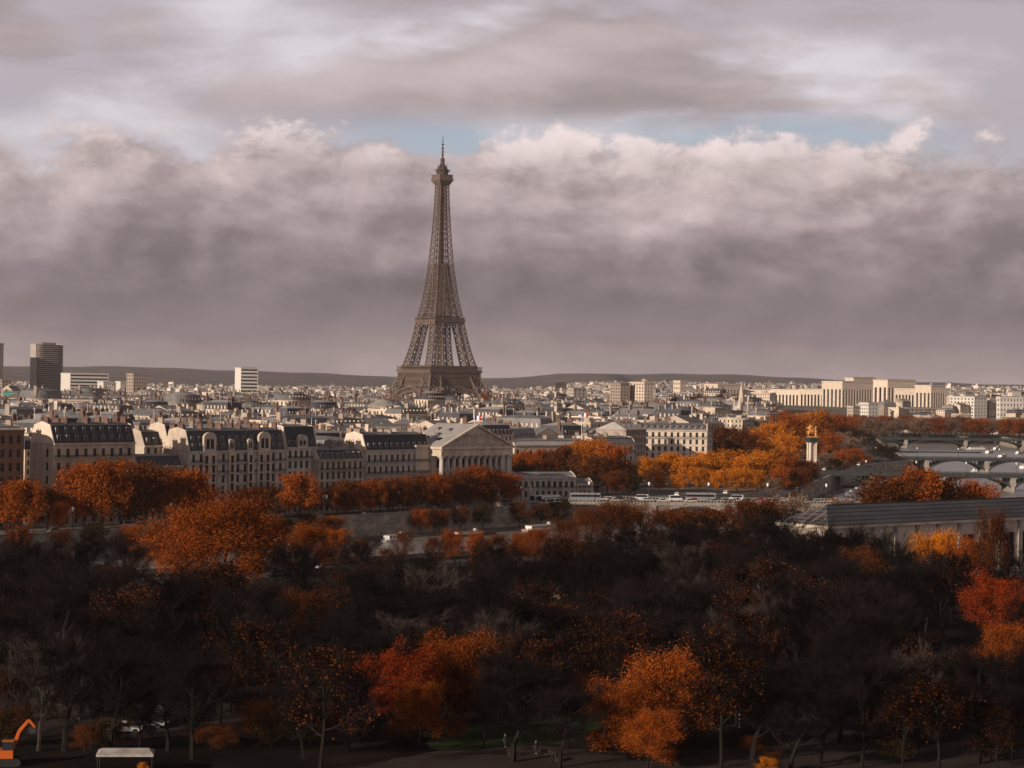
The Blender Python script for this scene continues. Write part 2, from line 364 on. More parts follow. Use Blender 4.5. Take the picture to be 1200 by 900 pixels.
def tag(o, label=None, cat=None, group=None, kind=None):
    if label: o['label'] = label
    if cat: o['category'] = cat
    if group: o['group'] = group
    if kind: o['kind'] = kind
    return o
def empty(name, loc, rz=0, sc=None):
    o = bpy.data.objects.new(name, None); COL.objects.link(o); o.location = loc; o.rotation_euler = (0, 0, rz)
    o.empty_display_size = 1
    if sc is not None: o.scale = sc
    return o
def put(name, me, parent, loc=(0,0,0), rz=0, sc=None):
    o = bpy.data.objects.new(name, me); COL.objects.link(o); o.parent = parent; o.location = loc; o.rotation_euler = (0,0,rz)
    if sc is not None: o.scale = sc
    return o
CHILD = {}
def copy_tree(o, loc=None, rz=None, sc=None):
    def rec(a, par):
        c = a.copy(); COL.objects.link(c)
        if par: c.parent = par
        for ch in CHILD.get(a.name) or [x for x in a.children]: rec(ch, c)
        return c
    c = rec(o, None)
    if loc is not None: c.location = loc
    if rz is not None: c.rotation_euler = (0, 0, rz)
    if sc is not None: c.scale = sc
    return c
ORD = ['first','second','third','fourth','fifth','sixth','seventh','eighth','ninth','tenth','eleventh','twelfth','thirteenth','fourteenth','fifteenth','sixteenth','seventeenth','eighteenth','nineteenth','twentieth']
ORD += ['twenty ' + w for w in ORD[:9]] + ['thirtieth'] + ['thirty ' + w for w in ORD[:9]] + ['fortieth'] + ['forty ' + w for w in ORD[:9]] + ['fiftieth']+ ['fifty ' + w for w in ORD[:9]] + ['sixtieth']
REG = []
def reg(o, look, where): REG.append((o, look, where))
def finish_labels():
    by = {}
    for o, l, w in REG: by.setdefault((l, w), []).append(o)
    for (l, w), os_ in by.items():
        if len(os_) == 1: os_[0]['label'] = f"{l} {w}"; continue
        os_.sort(key=lambda o: o.matrix_world.translation.x / max(1, o.matrix_world.translation.y) if False else o.location.x / max(1, o.location.y))
        for k, o in enumerate(os_):
            pos = 'leftmost' if k == 0 else ('rightmost' if k == len(os_)-1 else ORD[k] + ' from left')
            o['label'] = f"{l} {w}, {pos}"

# ------------------------------------------------------------------ ground, river, hills
LB = [(-200, -900), (200, -800), (420, -400), (560, -215), (600, -160), (633, -128), (657, -107), (742, -48), (842, 28), (960, 120), (1150, 165), (1300, 205), (1400, 250), (1731, 290), (2050, 333), (2260, 350)]
RB = [(-200, -760), (200, -640), (347, -305), (480, -120), (559, -39), (600, 2), (681, 66), (760, 130), (842, 175), (960, 240), (1150, 318), (1300, 345), (1400, 360), (1731, 420), (2050, 465), (2260, 485)]
def interp(T, y):
    if y <= T[0][0]: return T[0][1]
    for (a, b), (c, d) in zip(T, T[1:]):
        if y <= c: return b + (d-b)*(y-a)/(c-a)
    return T[-1][1]
Lx = lambda y: interp(LB, y)
Rx = lambda y: interp(RB, y)
def sst(a, b, x):
    t = min(1, max(0, (x-a)/(b-a))); return t*t*(3-2*t)
def terr(x, y):
    h = 0.0
    h += 24 * sst(2380, 2720, y) * sst(60, 260, x)              # the rise under the white palace
    h += 15 * sst(3000, 5600, y)
    h += 8 * sst(4000, 6500, y) * (math.sin(x/700.0) * 0.5 + math.sin(y/900.0 + x/1500.0) * 0.5)
    far = sst(8200, 11200, y)
    u = x / max(y, 1) * F
    prof = 106 + 5*math.sin(u/110.0) + 2.5*math.sin(u/37.0+1) + 2*math.sin(u/13.0)
    prof -= 27 * sst(-330, -60, u) + 14 * sst(200, 520, u)
    if u < -430: prof -= 6 * sst(430, 600, -u)
    h += far * (prof - 20)
    return h
BED = -9.5
def build_ground():
    ys = list(range(-200, 2300, 20)) + [2300, 2340, 2400, 2460, 2520, 2580, 2640, 2700, 2800, 2900, 3000, 3200, 3500, 3800, 4200, 4600, 5000, 5500, 6000, 6500, 7000, 7500, 8000, 8400, 8800, 9200, 9600, 10000, 10400, 10800, 11200, 11600, 12200, 12700]
    ys = sorted(set(ys) | {y for y, _ in LB if y > -200} | {y for y, _ in RB if y > -200} | {2260, 2261})
    mb = MB(); rows = []
    NL, NR = 46, 56
    for y in ys:
        riv = y <= 2260
        l = Lx(y) if riv else Lx(2260); r = Rx(y) if riv else Rx(2260)
        half = max(900, abs(y)*0.33 + 300); row = []
        for k in range(NL): 
            t = k/(NL-1); x = -half + (l + half)*t if l > -half else l - 50*(1-t)
            row.append((x, y, terr(x, y)))
        zb = BED if riv else terr(l, y)
        for t in (0.001, 0.5, 0.999): row.append((l + (r-l)*t, y, zb))
        for k in range(NR):
            t = k/(NR-1); x = r + (half - r)*t if r < half else r + 50*t
            row.append((x, y, terr(x, y)))
        rows.append(row)
    n = len(rows[0])
    for row in rows: mb.v += row
    for j in range(len(rows)-1):
        far = rows[j][0][1] >= 8000
        near = rows[j+1][0][1] <= 560
        for i in range(n-1):
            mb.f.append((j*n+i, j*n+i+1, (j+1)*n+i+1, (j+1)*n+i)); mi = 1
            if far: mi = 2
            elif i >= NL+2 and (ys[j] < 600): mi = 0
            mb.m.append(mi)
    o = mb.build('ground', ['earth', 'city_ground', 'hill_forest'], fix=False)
    for p in o.data.polygons: p.use_smooth = True
    tag(o, kind='structure')
    # water
    w = MB()
    yy = [y for y in ys if y <= 2260]
    for a, b in zip(yy, yy[1:]):
        w.quad((Lx(a)+0.05, a, -7), (Rx(a)-0.05, a, -7), (Rx(b)-0.05, b, -7), (Lx(b)+0.05, b, -7))
    tag(w.build('river', 'river_water'), kind='structure')
build_ground()
def ribbon(name, T, y0, y1, side, mats, label, z0=-9, z1=1.1, off=0.0, thick=1.2):
    """a stone quay wall that follows the bank, with coping and a parapet"""
    pts = [(interp(T, y), y) for y in sorted({y0, y1} | {y for y, _ in T if y0 < y < y1})]
    mb = MB(); cap = MB()
    for (xa, ya), (xb, yb) in zip(pts, pts[1:]):
        d = Vector((xb-xa, yb-ya)).normalized(); n = Vector((-d.y, d.x)) * side   # away from the water
        A = Vector((xa, ya)); B = Vector((xb, yb)); A = A - n*0.3; B = B - n*0.3
        a2, b2 = A + n*thick, B + n*thick
        mb.poly([(A.x,A.y,z0),(B.x,B.y,z0),(B.x,B.y,z1),(A.x,A.y,z1)]); mb.poly([(a2.x,a2.y,z0),(b2.x,b2.y,z0),(b2.x,b2.y,z1),(a2.x,a2.y,z1)][::-1])
        mb.poly([(A.x,A.y,z1),(B.x,B.y,z1),(b2.x,b2.y,z1),(a2.x,a2.y,z1)])
        L = (B-A).length; k = 0
        c0, c1 = A - n*0.15, B - n*0.15; e0, e1 = A + n*(thick+0.1), B + n*(thick+0.1)
        for zz0, zz1 in ((z1+0.003, z1+0.25), ):
            for q in ([(c0,zz0),(c1,zz0),(c1,zz1),(c0,zz1)], [(e0,zz0),(e1,zz0),(e1,zz1),(e0,zz1)][::-1], [(c0,zz1),(c1,zz1),(e1,zz1),(e0,zz1)]):
                cap.poly([(v.x, v.y, z) for v, z in q])
    root = mb.build(name, mats)
    L_ = 0; bt = MB()
    for (xa, ya), (xb, yb) in zip(pts, pts[1:]):
        d = Vector((xb-xa, yb-ya)); Ld = d.length; d.normalize(); n = Vector((-d.y, d.x)) * side; k = 8 - L_ % 16
        while k < Ld:
            c = Vector((xa, ya)) + d*k - n*.42; a, b = c - d*.6, c + d*.6
            bt.poly([(a.x, a.y, z0), (b.x, b.y, z0), (b.x, b.y, z1-.6), (a.x, a.y, z1-.6)]); bt.poly([(a.x, a.y, z1-.6), (b.x, b.y, z1-.6), (b.x+n.x*.3, b.y+n.y*.3, z1-.5), (a.x+n.x*.3, a.y+n.y*.3, z1-.5)])
            for e in (a, b): bt.poly([(e.x, e.y, z0), (e.x+n.x*.3, e.y+n.y*.3, z0), (e.x+n.x*.3, e.y+n.y*.3, z1-.55), (e.x, e.y, z1-.6)])
            k += 16
        L_ += Ld
    bt.build('buttress_row', 'bridge_stone', root, fix=False)
    cap.build('coping', 'bridge_stone', root)
    return root
tag(ribbon('quay_wall', LB, 420, 830, 1, 'quay_stone', ''), 'long pale stone quay wall below the row of facades across the river', 'quay wall')
tag(ribbon('quay_wall', LB, 872, 1140, 1, 'quay_stone', ''), 'stone quay wall below the golden orange trees beyond the traffic bridge', 'quay wall')
tag(ribbon('quay_wall', LB, 1180, 2255, 1, 'quay_stone', ''), 'stone quay wall running past the arched bridges to the far bridge', 'quay wall')
tag(ribbon('quay_wall', RB, 347, 838, -1, 'quay_stone', ''), 'stone quay wall along the garden side of the river', 'quay wall')
tag(ribbon('quay_wall', RB, 1180, 2255, -1, 'quay_stone', ''), 'far stone quay wall behind the moored white boats', 'quay wall')

for y0_, y1_ in ((600, 835), (880, 1140), (1185, 1390)):
    mb = MB(); ys_ = sorted({y0_, y1_} | {y for y, _ in LB if y0_ < y < y1_})
    for a, b in zip(ys_, ys_[1:]): mb.quad((Lx(a)-.4, a, -6.2), (Lx(a)+7, a, -6.2), (Lx(b)+7, b, -6.2), (Lx(b)-.4, b, -6.2)); mb.quad((Lx(a)+7, a, -9), (Lx(b)+7, b, -9), (Lx(b)+7, b, -6.2), (Lx(a)+7, a, -6.2))
    tag(mb.build('low_quay', 'city_ground', fix=False), kind='structure')
def strip(name, pts, w, z, m, kind='structure'):
    mb = MB(); P = [Vector(p) for p in pts]; Ls = []; Rs = []
    for i, p in enumerate(P):
        d = (P[min(i+1, len(P)-1)] - P[max(i-1, 0)]).normalized(); n = Vector((-d.y, d.x))
        Ls.append(p + n*w/2); Rs.append(p - n*w/2)
    for i in range(len(P)-1):
        mb.quad((Rs[i].x,Rs[i].y,z),(Rs[i+1].x,Rs[i+1].y,z),(Ls[i+1].x,Ls[i+1].y,z),(Ls[i].x,Ls[i].y,z))
    o = mb.build(name, m, fix=False); tag(o, kind=kind); return o
def bank(T, y, off): 
    a, b = interp(T, y-5), interp(T, y+5); d = Vector((b-a, 10)).normalized(); n = Vector((-d.y, d.x))
    return Vector((interp(T, y), y)) + n*off
ysq = [440, 520, 600, 633, 657, 700, 742, 790, 835]
strip('road', [bank(LB, y, 11) for y in ysq], 13, 0.008, 'asphalt')
strip('pavement', [bank(LB, y, 3) for y in ysq], 3.4, 0.12, 'bridge_stone')
strip('road', [bank(LB, y, 14) for y in (850, 900, 960, 1050, 1150, 1300, 1400)], 14, 0.008, 'asphalt')
strip('road', [bank(RB, y, -16) for y in (360, 420, 480, 520, 559, 600, 640, 681, 720, 760, 800)], 14, 0.012, 'asphalt')
# lane lines on the two quay roads
def dashes(T, ys_, off, z):
    mb = MB(); y = ys_[0]
    while y < ys_[1]:
        p = bank(T, y, off); q = bank(T, y+2.4, off); d = (q-p).normalized(); n = Vector((-d.y, d.x))*0.09
        mb.quad((p.x-n.x,p.y-n.y,z),(q.x-n.x,q.y-n.y,z),(q.x+n.x,q.y+n.y,z),(p.x+n.x,p.y+n.y,z)); y += 7
    tag(mb.build('road_markings', 'white_paint', fix=False), kind='structure')
dashes(LB, (600, 830), 11, 0.014); dashes(RB, (400, 790), -16, 0.018)

# garden surfaces
def patch(name, pts, z, m, kind='structure'):
    rg = random.Random(int(pts[0][0]*10)); q = []
    for (ax, ay), (bx, by) in zip(pts, pts[1:]+pts[:1]):
        n = max(1, int(math.hypot(bx-ax, by-ay)/1.5))
        for i in range(n): t = i/n; q.append((ax+(bx-ax)*t+rg.gauss(0, .35), ay+(by-ay)*t+rg.gauss(0, .45)+.9*math.sin((ax+(bx-ax)*t)*.45)))
    pts = q
    mb = MB(); mb.poly([(x, y, z) for x, y in pts]); return tag(mb.build(name, m, fix=False), kind=kind)
def pxpoly(l): return [tuple(ground_at(px, py).xy) for px, py in l]
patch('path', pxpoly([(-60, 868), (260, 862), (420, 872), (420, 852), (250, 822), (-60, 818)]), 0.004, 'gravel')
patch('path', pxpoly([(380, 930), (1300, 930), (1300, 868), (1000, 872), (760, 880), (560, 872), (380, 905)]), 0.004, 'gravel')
patch('path', pxpoly([(880, 872), (1000, 872), (1010, 826), (905, 820)]), 0.008, 'gravel')
patch('path', pxpoly([(440, 838), (470, 838), (640, 772), (618, 772)]), 0.006, 'gravel')
patch('lawn', pxpoly([(500, 880), (660, 872), (715, 846), (700, 838), (560, 845), (500, 860)]), 0.012, 'grass')
patch('lawn', pxpoly([(300, 690), (560, 700), (560, 672), (330, 664)]), 0.012, 'grass')

# ------------------------------------------------------------------ buildings
def cols(a0, a1, n, w):
    step = (a1-a0)/n; return [(a0+step*(i+0.5)-w/2, a0+step*(i+0.5)+w/2) for i in range(n)]
def win_mesh(w, h, kind='casement'):
    mb = MB(); mb.quad((0,0,0),(w,0,0),(w,0,h),(0,0,h), 0)
    t = 0.07; f = -0.05
    for x in (0, w/2-t/2, w-t): mb.box(x, x+t, f, -0.004, 0, h, 1)
    for z in (0, h*0.68, h-t): mb.box(0, w, f-0.01, -0.006, z, z+t, 1)
    return mb.mesh('window', ['window_glass', 'window_frame'])
WIN = {}
def winm(w, h):
    k = (round(w, 2), round(h, 2))
    if k not in WIN: WIN[k] = win_mesh(*k)
    return WIN[k]
def dormer_mesh(w, h, d):
    mb = MB()
    mb.box(0, w, 0, d, 0, h, 0); mb.quad((0.18,-0.004,0.15),(w-0.18,-0.004,0.15),(w-0.18,-0.004,h-0.25),(0.18,-0.004,h-0.25), 1)
    mb.box(w/2-0.04, w/2+0.04, -0.03, -0.008, 0.15, h-0.25, 0)
    mb.extr([(-0.15, h), (-0.15, h+0.1), (d, h+0.35), (d, h)], -0.12, w+0.12, 2)
    return mb.mesh('dormer', ['dormer_stone', 'window_glass', 'slate'])
DORM = dormer_mesh(1.25, 2.0, 1.7)
def railing(mb, x0, x1, y, z, h=0.95, sp=0.22):
    mb.box(x0, x1, y-0.03, y+0.03, z+h-0.06, z+h); n = int((x1-x0)/sp)
    for i in range(n+1):
        x = x0 + (x1-x0)*i/max(1, n); mb.box(x-0.025, x+0.025, y-0.02, y+0.02, z, z+h-0.06, bottom=False)
def chimney(root, x, y, z0, z1, lx, ly, m='plaster_warm', rng=random, pots=True):
    mb = MB(); mb.box(0, lx, 0, ly, z0, z1, 0); mb.box(-0.12, lx+0.12, -0.12, ly+0.12, z1+0.002, z1+0.22, 0)
    if pots:
        n = max(2, int(max(lx, ly)/0.6))
        for i in range(n):
            t = (i+0.5)/n; cx, cyy = (lx*t, ly/2) if lx > ly else (lx/2, ly*t)
            mb.cyl(cx, cyy, z1+0.223, z1+0.22+rng.uniform(0.5, 1.0), 0.14, 0.11, 6, 1)
    o = mb.build('chimney', [m, 'terracotta'], root); o.location = (x, y, 0); return o
def haussmann(name, loc, rot, lx, ly, eave, nfl, ncol, label, group=None, wallm='limestone', gable='limestone_pale', roofm='slate', hm=5.0, hr=2.2,
              rows=1, gable_win=0, balc=(1, -1), ends=True, rng=None, cat='building', wh=2.45, ww=1.35, chim=3, ground_h=4.2, back=False, quoins=True, chim_m='plaster_warm', dorm=True):
    """quay house: y=0 is the river front, x=0 the near party wall; profile roof between two stone gables"""
    rng = rng or random.Random(int(lx*100))
    root = empty(name, loc, rot); tag(root, label, cat, group)
    fh = (eave - ground_h - 0.6)/nfl; zr = [(ground_h + fh*i + 0.55, ground_h + fh*i + 0.55 + min(wh, fh-0.75)) for i in range(nfl)]
    cx = cols(0.5, lx-0.5, ncol, ww)
    mb = MB()
    mb.wall('y', 0, 0, lx, 0, eave, (cx, [(0.9, 3.4)] + zr), -1, 0.35)
    gz = zr if gable_win else []
    gcx = cols(0.8, min(ly*0.45, 6.5), gable_win, 1.1) if gable_win else []
    mb.wall('x', 0, 0, ly, 0, eave, (gcx, gz), -1, 0.3, close=1)
    mb.wall('x', lx, 0, ly, 0, eave, ([], []), 1); mb.wall('y', ly, 0, lx, 0, eave, ([], []), 1)
    wall = mb.build('wall', [wallm, 'window_glass'], root)
    tr = MB()
    for i in range(nfl+1):
        z = ground_h + fh*i; p = 0.75 if i in [b % (nfl) for b in balc] else 0.16
        tr.box(0.02, lx-0.02, -p, -0.003, z, z+0.2)
    tr.box(-0.05, lx+0.05, -0.55, 0.3, eave-0.4, eave+0.05)
    if quoins:
        for x in (0.0, lx-0.9): tr.box(x+0.01, x+0.9, -0.12, -0.003, 0.0, eave-0.41)
    for (a, b) in cx:
        for (z0, z1) in zr: tr.box(a-0.16, b+0.16, -0.1, -0.004, z1+0.02, z1+0.24)
    tr.build('cornice', wallm, root)
    bl = MB()
    for b in balc:
        i = b % nfl; z = ground_h + fh*i + 0.2; railing(bl, 0.1, lx-0.1, -0.7, z)
    bl.build('balcony_railing', 'dark_iron', root, fix=False)
    for (a, b) in cx:
        for (z0, z1) in [(0.9, 3.4)] + zr: put('window', winm(b-a, z1-z0), root, (a, 0.3, z0))
    # roof
    pr = [(-0.1, eave+0.053), (1.7, eave+hm), (ly/2, eave+hm+hr), (ly-1.7, eave+hm), (ly+0.1, eave+0.053)]
    rf = MB()
    ins = 0.35 if ends else 0.0
    n = len(pr)
    for (y0, z0), (y1, z1), mi in zip(pr, pr[1:], (0, 1, 1, 0)): rf.quad((ins,y0,z0),(lx-ins,y0,z0),(lx-ins,y1,z1),(ins,y1,z1), mi)
    for x in (ins, lx-ins): rf.poly([(x,y,z) for y, z in pr], 0)
    rf.box(ins, lx-ins, 1.4, 1.9, eave+hm+0.02, eave+hm+0.2, 1)
    roof = rf.build('roof', [roofm, 'zinc'], root)
    if ends:
        for x0, x1 in ((0, 0.34), (lx-0.34, lx)):
            g = MB(); g.extr([(-0.05, eave+0.056)] + [(y, z+0.35) for y, z in pr] + [(ly+0.05, eave+0.056)], x0, x1); g.build('gable_wall', gable, root)
    if dorm:
        for (a, b) in cx:
            for k in range(rows):
                z = eave + 0.5 + k*2.3; y = 0.15 + 1.7*(k*2.3)/hm
                put('dormer', DORM, root, ((a+b)/2-0.62, y, z))
    for k in range(chim):
        x = 0.35 if k == 0 else (lx-1.2 if k == chim-1 else lx*k/(chim-1)-0.4)
        chimney(root, x, ly*0.30, eave+hm*0.8, eave+hm+hr+rng.uniform(0.7, 1.6), 0.65, rng.uniform(1.8, 3.4), chim_m, rng)
        if rng.random() < 0.7: chimney(root, x+0.05, ly*0.66, eave+hm*0.8, eave+hm+hr+rng.uniform(0.6, 1.4), 0.7, 2.2, chim_m, rng)
    return root

# quay row: the front line lies 25 m behind the left quay wall
Q0 = Vector((-154.0, 647.0)); QD = Vector((CS, SN)); QN = Vector((SN, -CS))
def q_t(px, off=0.0, py=560):
    k = ray(px, py)[0]; o = Q0 - QN*off
    return (k*o.y - o.x)/(QD.x - k*QD.y)
def q_at(t, off=0.0):
    p = Q0 + QD*t - QN*off; return (p.x, p.y, 0.0)
def eave_z(px, py, off=0.0):
    t = q_t(px, off, py); p = q_at(t, off); return CAMZ + ray(px, py)[1]*p[1]
G_Q = 'stone buildings in the row along the far quay'
def qb(pxa, pxb, py_eave, off, **k):
    t0, t1 = q_t(pxa, off), q_t(pxb, off); e = eave_z((pxa+pxb)/2, py_eave, off)
    return haussmann(k.pop('name', 'apartment_building'), q_at(t0, off), QROT, t1-t0-0.15, k.pop('ly', 13), e, group=G_Q, **k)
rngq = random.Random(5)
qb(-62, 28, 504, 2, nfl=6, ncol=9, label='brown brick building with blank side wall behind the leftmost orange quay tree', wallm='brick_brown', gable='brick_brown', hm=0.8, hr=0.8, roofm='zinc_pale', chim=3, balc=(), quoins=False, dorm=False, ly=16)
qb(62, 158, 519, 0, nfl=5, ncol=9, label='cream building with curved pale gable and slate mansard above two balconies', gable_win=1, rows=2, hm=5.2, hr=1.0, chim=5, ly=10.5, wallm='limestone', gable='limestone_pale', balc=(4, 2), chim_m='brick_red')
qb(168, 196, 522, 12, nfl=6, ncol=3, label='peach blank walled house set back beside the dark mansard block', wallm='plaster', gable='plaster', hm=4.2, hr=0.8, chim=2, ly=9.5)
qb(196, 221, 519, 9, nfl=6, ncol=3, label='narrow house with tall blank peach gable against the ornate grey building', wallm='plaster', gable='limestone_pale', hm=5.5, hr=0.8, chim=2, ly=10)
qb(160, 214, 546, 0, nfl=3, ncol=7, label='low cream house with dark slate roof in front of the peach walls', hm=3.0, hr=0.7, chim=2, wallm='limestone', gable='plaster', balc=(1,), ly=9, dorm=False)
b4 = qb(221, 334, 528, -1, nfl=5, ncol=13, label='ornate grey mansion block with three storey slate mansard and stone gables', rows=2, hm=6.4, hr=0.9, chim=6, wallm='limestone_grey', balc=(4, 3, 1), ly=11, chim_m='brick_red', gable='limestone')
b5 = qb(335, 371, 524, 3, nfl=5, ncol=5, label='dark narrow building with round arched dormer between ornate block and low cream mansion', rows=1, hm=6.8, hr=0.8, chim=2, wallm='limestone_grey', balc=(4, 2), ly=14, gable='limestone_grey')
b6 = qb(373, 427, 538, 0, nfl=4, ncol=8, label='low cream mansion with small dormers beside the long dark roofed ministry', rows=1, hm=3.0, hr=1.2, chim=3, wallm='limestone', gable='limestone_pale', balc=(3,), ly=14)
b7 = qb(428, 503, 527, 2, nfl=4, ncol=11, label='long ministry with black slate mansard and white dormers beside the temple front', rows=1, hm=5.2, hr=1.0, chim=3, wallm='limestone_grey', gable='limestone_pale', balc=(3, 2), ly=11, wh=2.4)
def stone_gable(root, x, y0, z0, w, h):
    mb = MB(); mb.extr([(0, 0), (0.8, 0), (0.8, h), (0, h)], 0, w); 
    n = 9; top = [(x + 0, z0) for x in ()]
    pts = [(0, h)] + [(w/2 - (w/2)*math.cos(math.pi*i/n), h + w*0.33*math.sin(math.pi*i/n)) for i in range(1, n)] + [(w, h)]
    mb.poly([(a, -0.003, b) for a, b in pts]); mb.poly([(a, 0.797, b) for a, b in pts][::-1])
    for (a, b), (c, d) in zip(pts, pts[1:]): mb.quad((a,-0.003,b),(c,-0.003,d),(c,0.797,d),(a,0.797,b))
    mb.quad((w*0.2,-0.006,0.6),(w*0.45,-0.006,0.6),(w*0.45,-0.006,h-0.4),(w*0.2,-0.006,h-0.4),1); mb.quad((w*0.55,-0.006,0.6),(w*0.8,-0.006,0.6),(w*0.8,-0.006,h-0.4),(w*0.55,-0.006,h-0.4),1)
    o = mb.build('stone_dormer', ['limestone', 'window_glass'], root); o.location = (x, y0, z0)
e4 = eave_z(277, 528, -1)
for x, w in ((5.6, 6.2), (30.6, 6.2), (17.3, 2.9), (25.8, 2.9)):
    m = MB(); m.box(x, x+w, -.75, -.17, 5, e4-.45, 0); n = 2 if w > 4 else 1
    for k in range(5):
        z = 6.0 + k*(e4-7)/5
        for q in range(n): a = x+w*(q+.5)/n; m.quad((a-.65, -.755, z), (a+.65, -.755, z), (a+.65, -.755, z+2.5), (a-.65, -.755, z+2.5), 1)
        m.box(x-.2, x+w+.2, -1.1, -.756, z-.45, z-.25, 0)
    m.build('oriel', ['limestone', 'window_glass'], b4, fix=False)
for x in (6, 31): stone_gable(b4, x, -0.6, e4+0.06, 5.5, 4.2)
for x in (17.5, 26): stone_gable(b4, x, -0.5, e4+0.06, 2.4, 3.0)
stone_gable(b5, 5.0, -0.5, eave_z(353, 524, 3)+0.06, 5.0, 2.6)

# ------------------------------------------------------------------ the parliament palace: temple front
def temple():
    t0 = q_t(517, -4, 540); t1 = q_t(600, -4, 540); W = t1 - t0; loc = q_at(t0, -4)
    root = empty('temple_palace', loc, QROT); tag(root, 'temple fronted palace with twelve columns, carved pediment and pale roof', 'palace')
    D = 19.0; Z0, Z1, ZE, ZA = 6.0, 18.6, 22.0, 30.2
    mb = MB(); mb.box(0.2, W-0.2, 4.2, D, 0, ZE-3.5)                     # cella
    for i in range(11):
        x = W*(i+1)/12.0; mb.box(x-0.9, x+0.9, 4.05, 4.197, Z0+0.5, Z0+6.5, 1)
        mb.box(x-1.1, x+1.1, 4.02, 4.196, Z0+7.0, Z0+7.4, 0); mb.box(x-1.0, x+1.0, 4.05, 4.197, Z0+8.2, Z0+11.2, 1)
    mb.build('wall', ['limestone_grey', 'window_glass'], root)
    st = MB()
    for i in range(16): st.box(-1.0, W+1.0, -9+i*0.55, -9+(i+1)*0.55 + (5 if i == 15 else 0), 0, Z0*(i+1)/16.0 - 0.003)
    st.build('steps', 'bridge_stone', root)
    for i in range(12):
        x = 1.4 + (W-2.8)*i/11.0; c = MB()
        c.box(x-1.05, x+1.05, -0.05, 2.05, Z0, Z0+0.5); c.lathe(x, 1.0, [(0.92, Z0+0.5), (0.88, Z0+4), (0.74, Z1-1.4), (0.72, Z1-1.3), (1.05, Z1-0.5), (1.05, Z1-0.4)], 12)
        c.box(x-1.1, x+1.1, -0.1, 2.1, Z1-0.4, Z1); c.build('column', 'limestone_grey', root)
    en = MB(); en.box(0, W, 0, D, Z1+0.004, ZE-0.9); en.box(-0.6, W+0.6, -0.6, D+0.3, ZE-0.9, ZE); 
    for i in range(int(W/1.0)): en.box(i+0.25, i+0.75, -0.5, -0.003, ZE-1.35, ZE-0.903)
    en.build('entablature', 'limestone', root)
    pd = MB()
    pd.poly([(0.3, 0.5, ZE+0.003), (W-0.3, 0.5, ZE+0.003), (W/2, 0.5, ZA-0.7)])
    rg = random.Random(3)
    for i in range(44):                                              # carved figures of the relief
        x = 4 + (W-8)*i/43.0; hmax = (ZA-ZE-1.6)*(1-abs(x-W/2)/(W/2)) - 0.3
        if hmax < 0.7: continue
        h = min(hmax, 4.6)*rg.uniform(0.7, 1.0); pd.blob((x, 0.35, ZE+0.2+h*0.45), (0.33, 0.25, h*0.5), rg, 0, 6, 4, 0.3); pd.blob((x+rg.uniform(-.2, .2), 0.25, ZE+0.2+h*0.98), (0.22, 0.22, 0.28), rg, 0, 6, 4, 0.1)
    pd.build('pediment', 'limestone_pale', root)
    rk = MB()
    for s in (0, 1):
        xa, xb = (-0.6, W/2) if s == 0 else (W+0.6, W/2)
        rk.poly([(xa,-0.6,ZE+0.002),(xb,-0.6,ZA),(xb,-0.6,ZA-0.9),(xa+(1.6 if s == 0 else -1.6),-0.6,ZE+0.002)])
        rk.poly([(xa,-0.6,ZE+0.002),(xb,-0.6,ZA),(xb,0.6,ZA),(xa,0.6,ZE+0.002)]); rk.poly([(xb,-0.6,ZA-0.9),(xa+(1.6 if s == 0 else -1.6),-0.6,ZE+0.002),(xa+(1.6 if s == 0 else -1.6),0.49,ZE+0.002),(xb,0.49,ZA-0.9)])
    rk.build('raking_cornice', 'limestone', root, fix=False)
    rf = MB()
    rf.extr([(0, 0), (1, 0), (0.5, 1)], 0, 1); rf = MB()
    for xa in (-0.5, W+0.5): rf.quad((xa, 0.61, ZE+0.05), (xa, D+0.3, ZE+0.05), (W/2, D+0.3, ZA-0.06), (W/2, 0.61, ZA-0.06))
    rf.poly([(-0.5, D+0.3, ZE+0.05), (W+0.5, D+0.3, ZE+0.05), (W/2, D+0.3, ZA-0.06)])
    rf.poly([(-0.5, 0.61, ZE+0.05), (W+0.5, 0.61, ZE+0.05), (W/2, 0.61, ZA-0.06)])
    roof = rf.build('roof', 'zinc_pale', root, fix=False)
    for (fx, y) in ((0.14, 6), (0.16, 13), (0.34, 8), (0.36, 14), (0.24, 10)):
        s = MB(); x = W*fx; z = ZE + (ZA-ZE)*(fx*2); s.box(x-0.9, x+0.9, y-0.8, y+0.8, z-0.6, z+0.9); s.build('skylight', 'window_glass' if fx < .2 else 'zinc', roof)
    # lower shoulder of the palace, left of the portico
    sb = MB(); sb.box(-7.5, -0.1, 5.5, 24, 0, ZE-0.2); sb.box(-8.0, 0.15, 5.0, 24.4, ZE-0.2, ZE+0.6); sb.build('side_wing', 'limestone_pale', root)
    sb = MB(); sb.box(W+0.1, W+9, 7, 24, 0, ZE-5); sb.box(W+0.1, W+9.4, 6.6, 24.4, ZE-5, ZE-4.3); sb.build('side_wing', 'limestone_grey', root)
    return loc, W, ZA
tl, tW, tZ = temple()
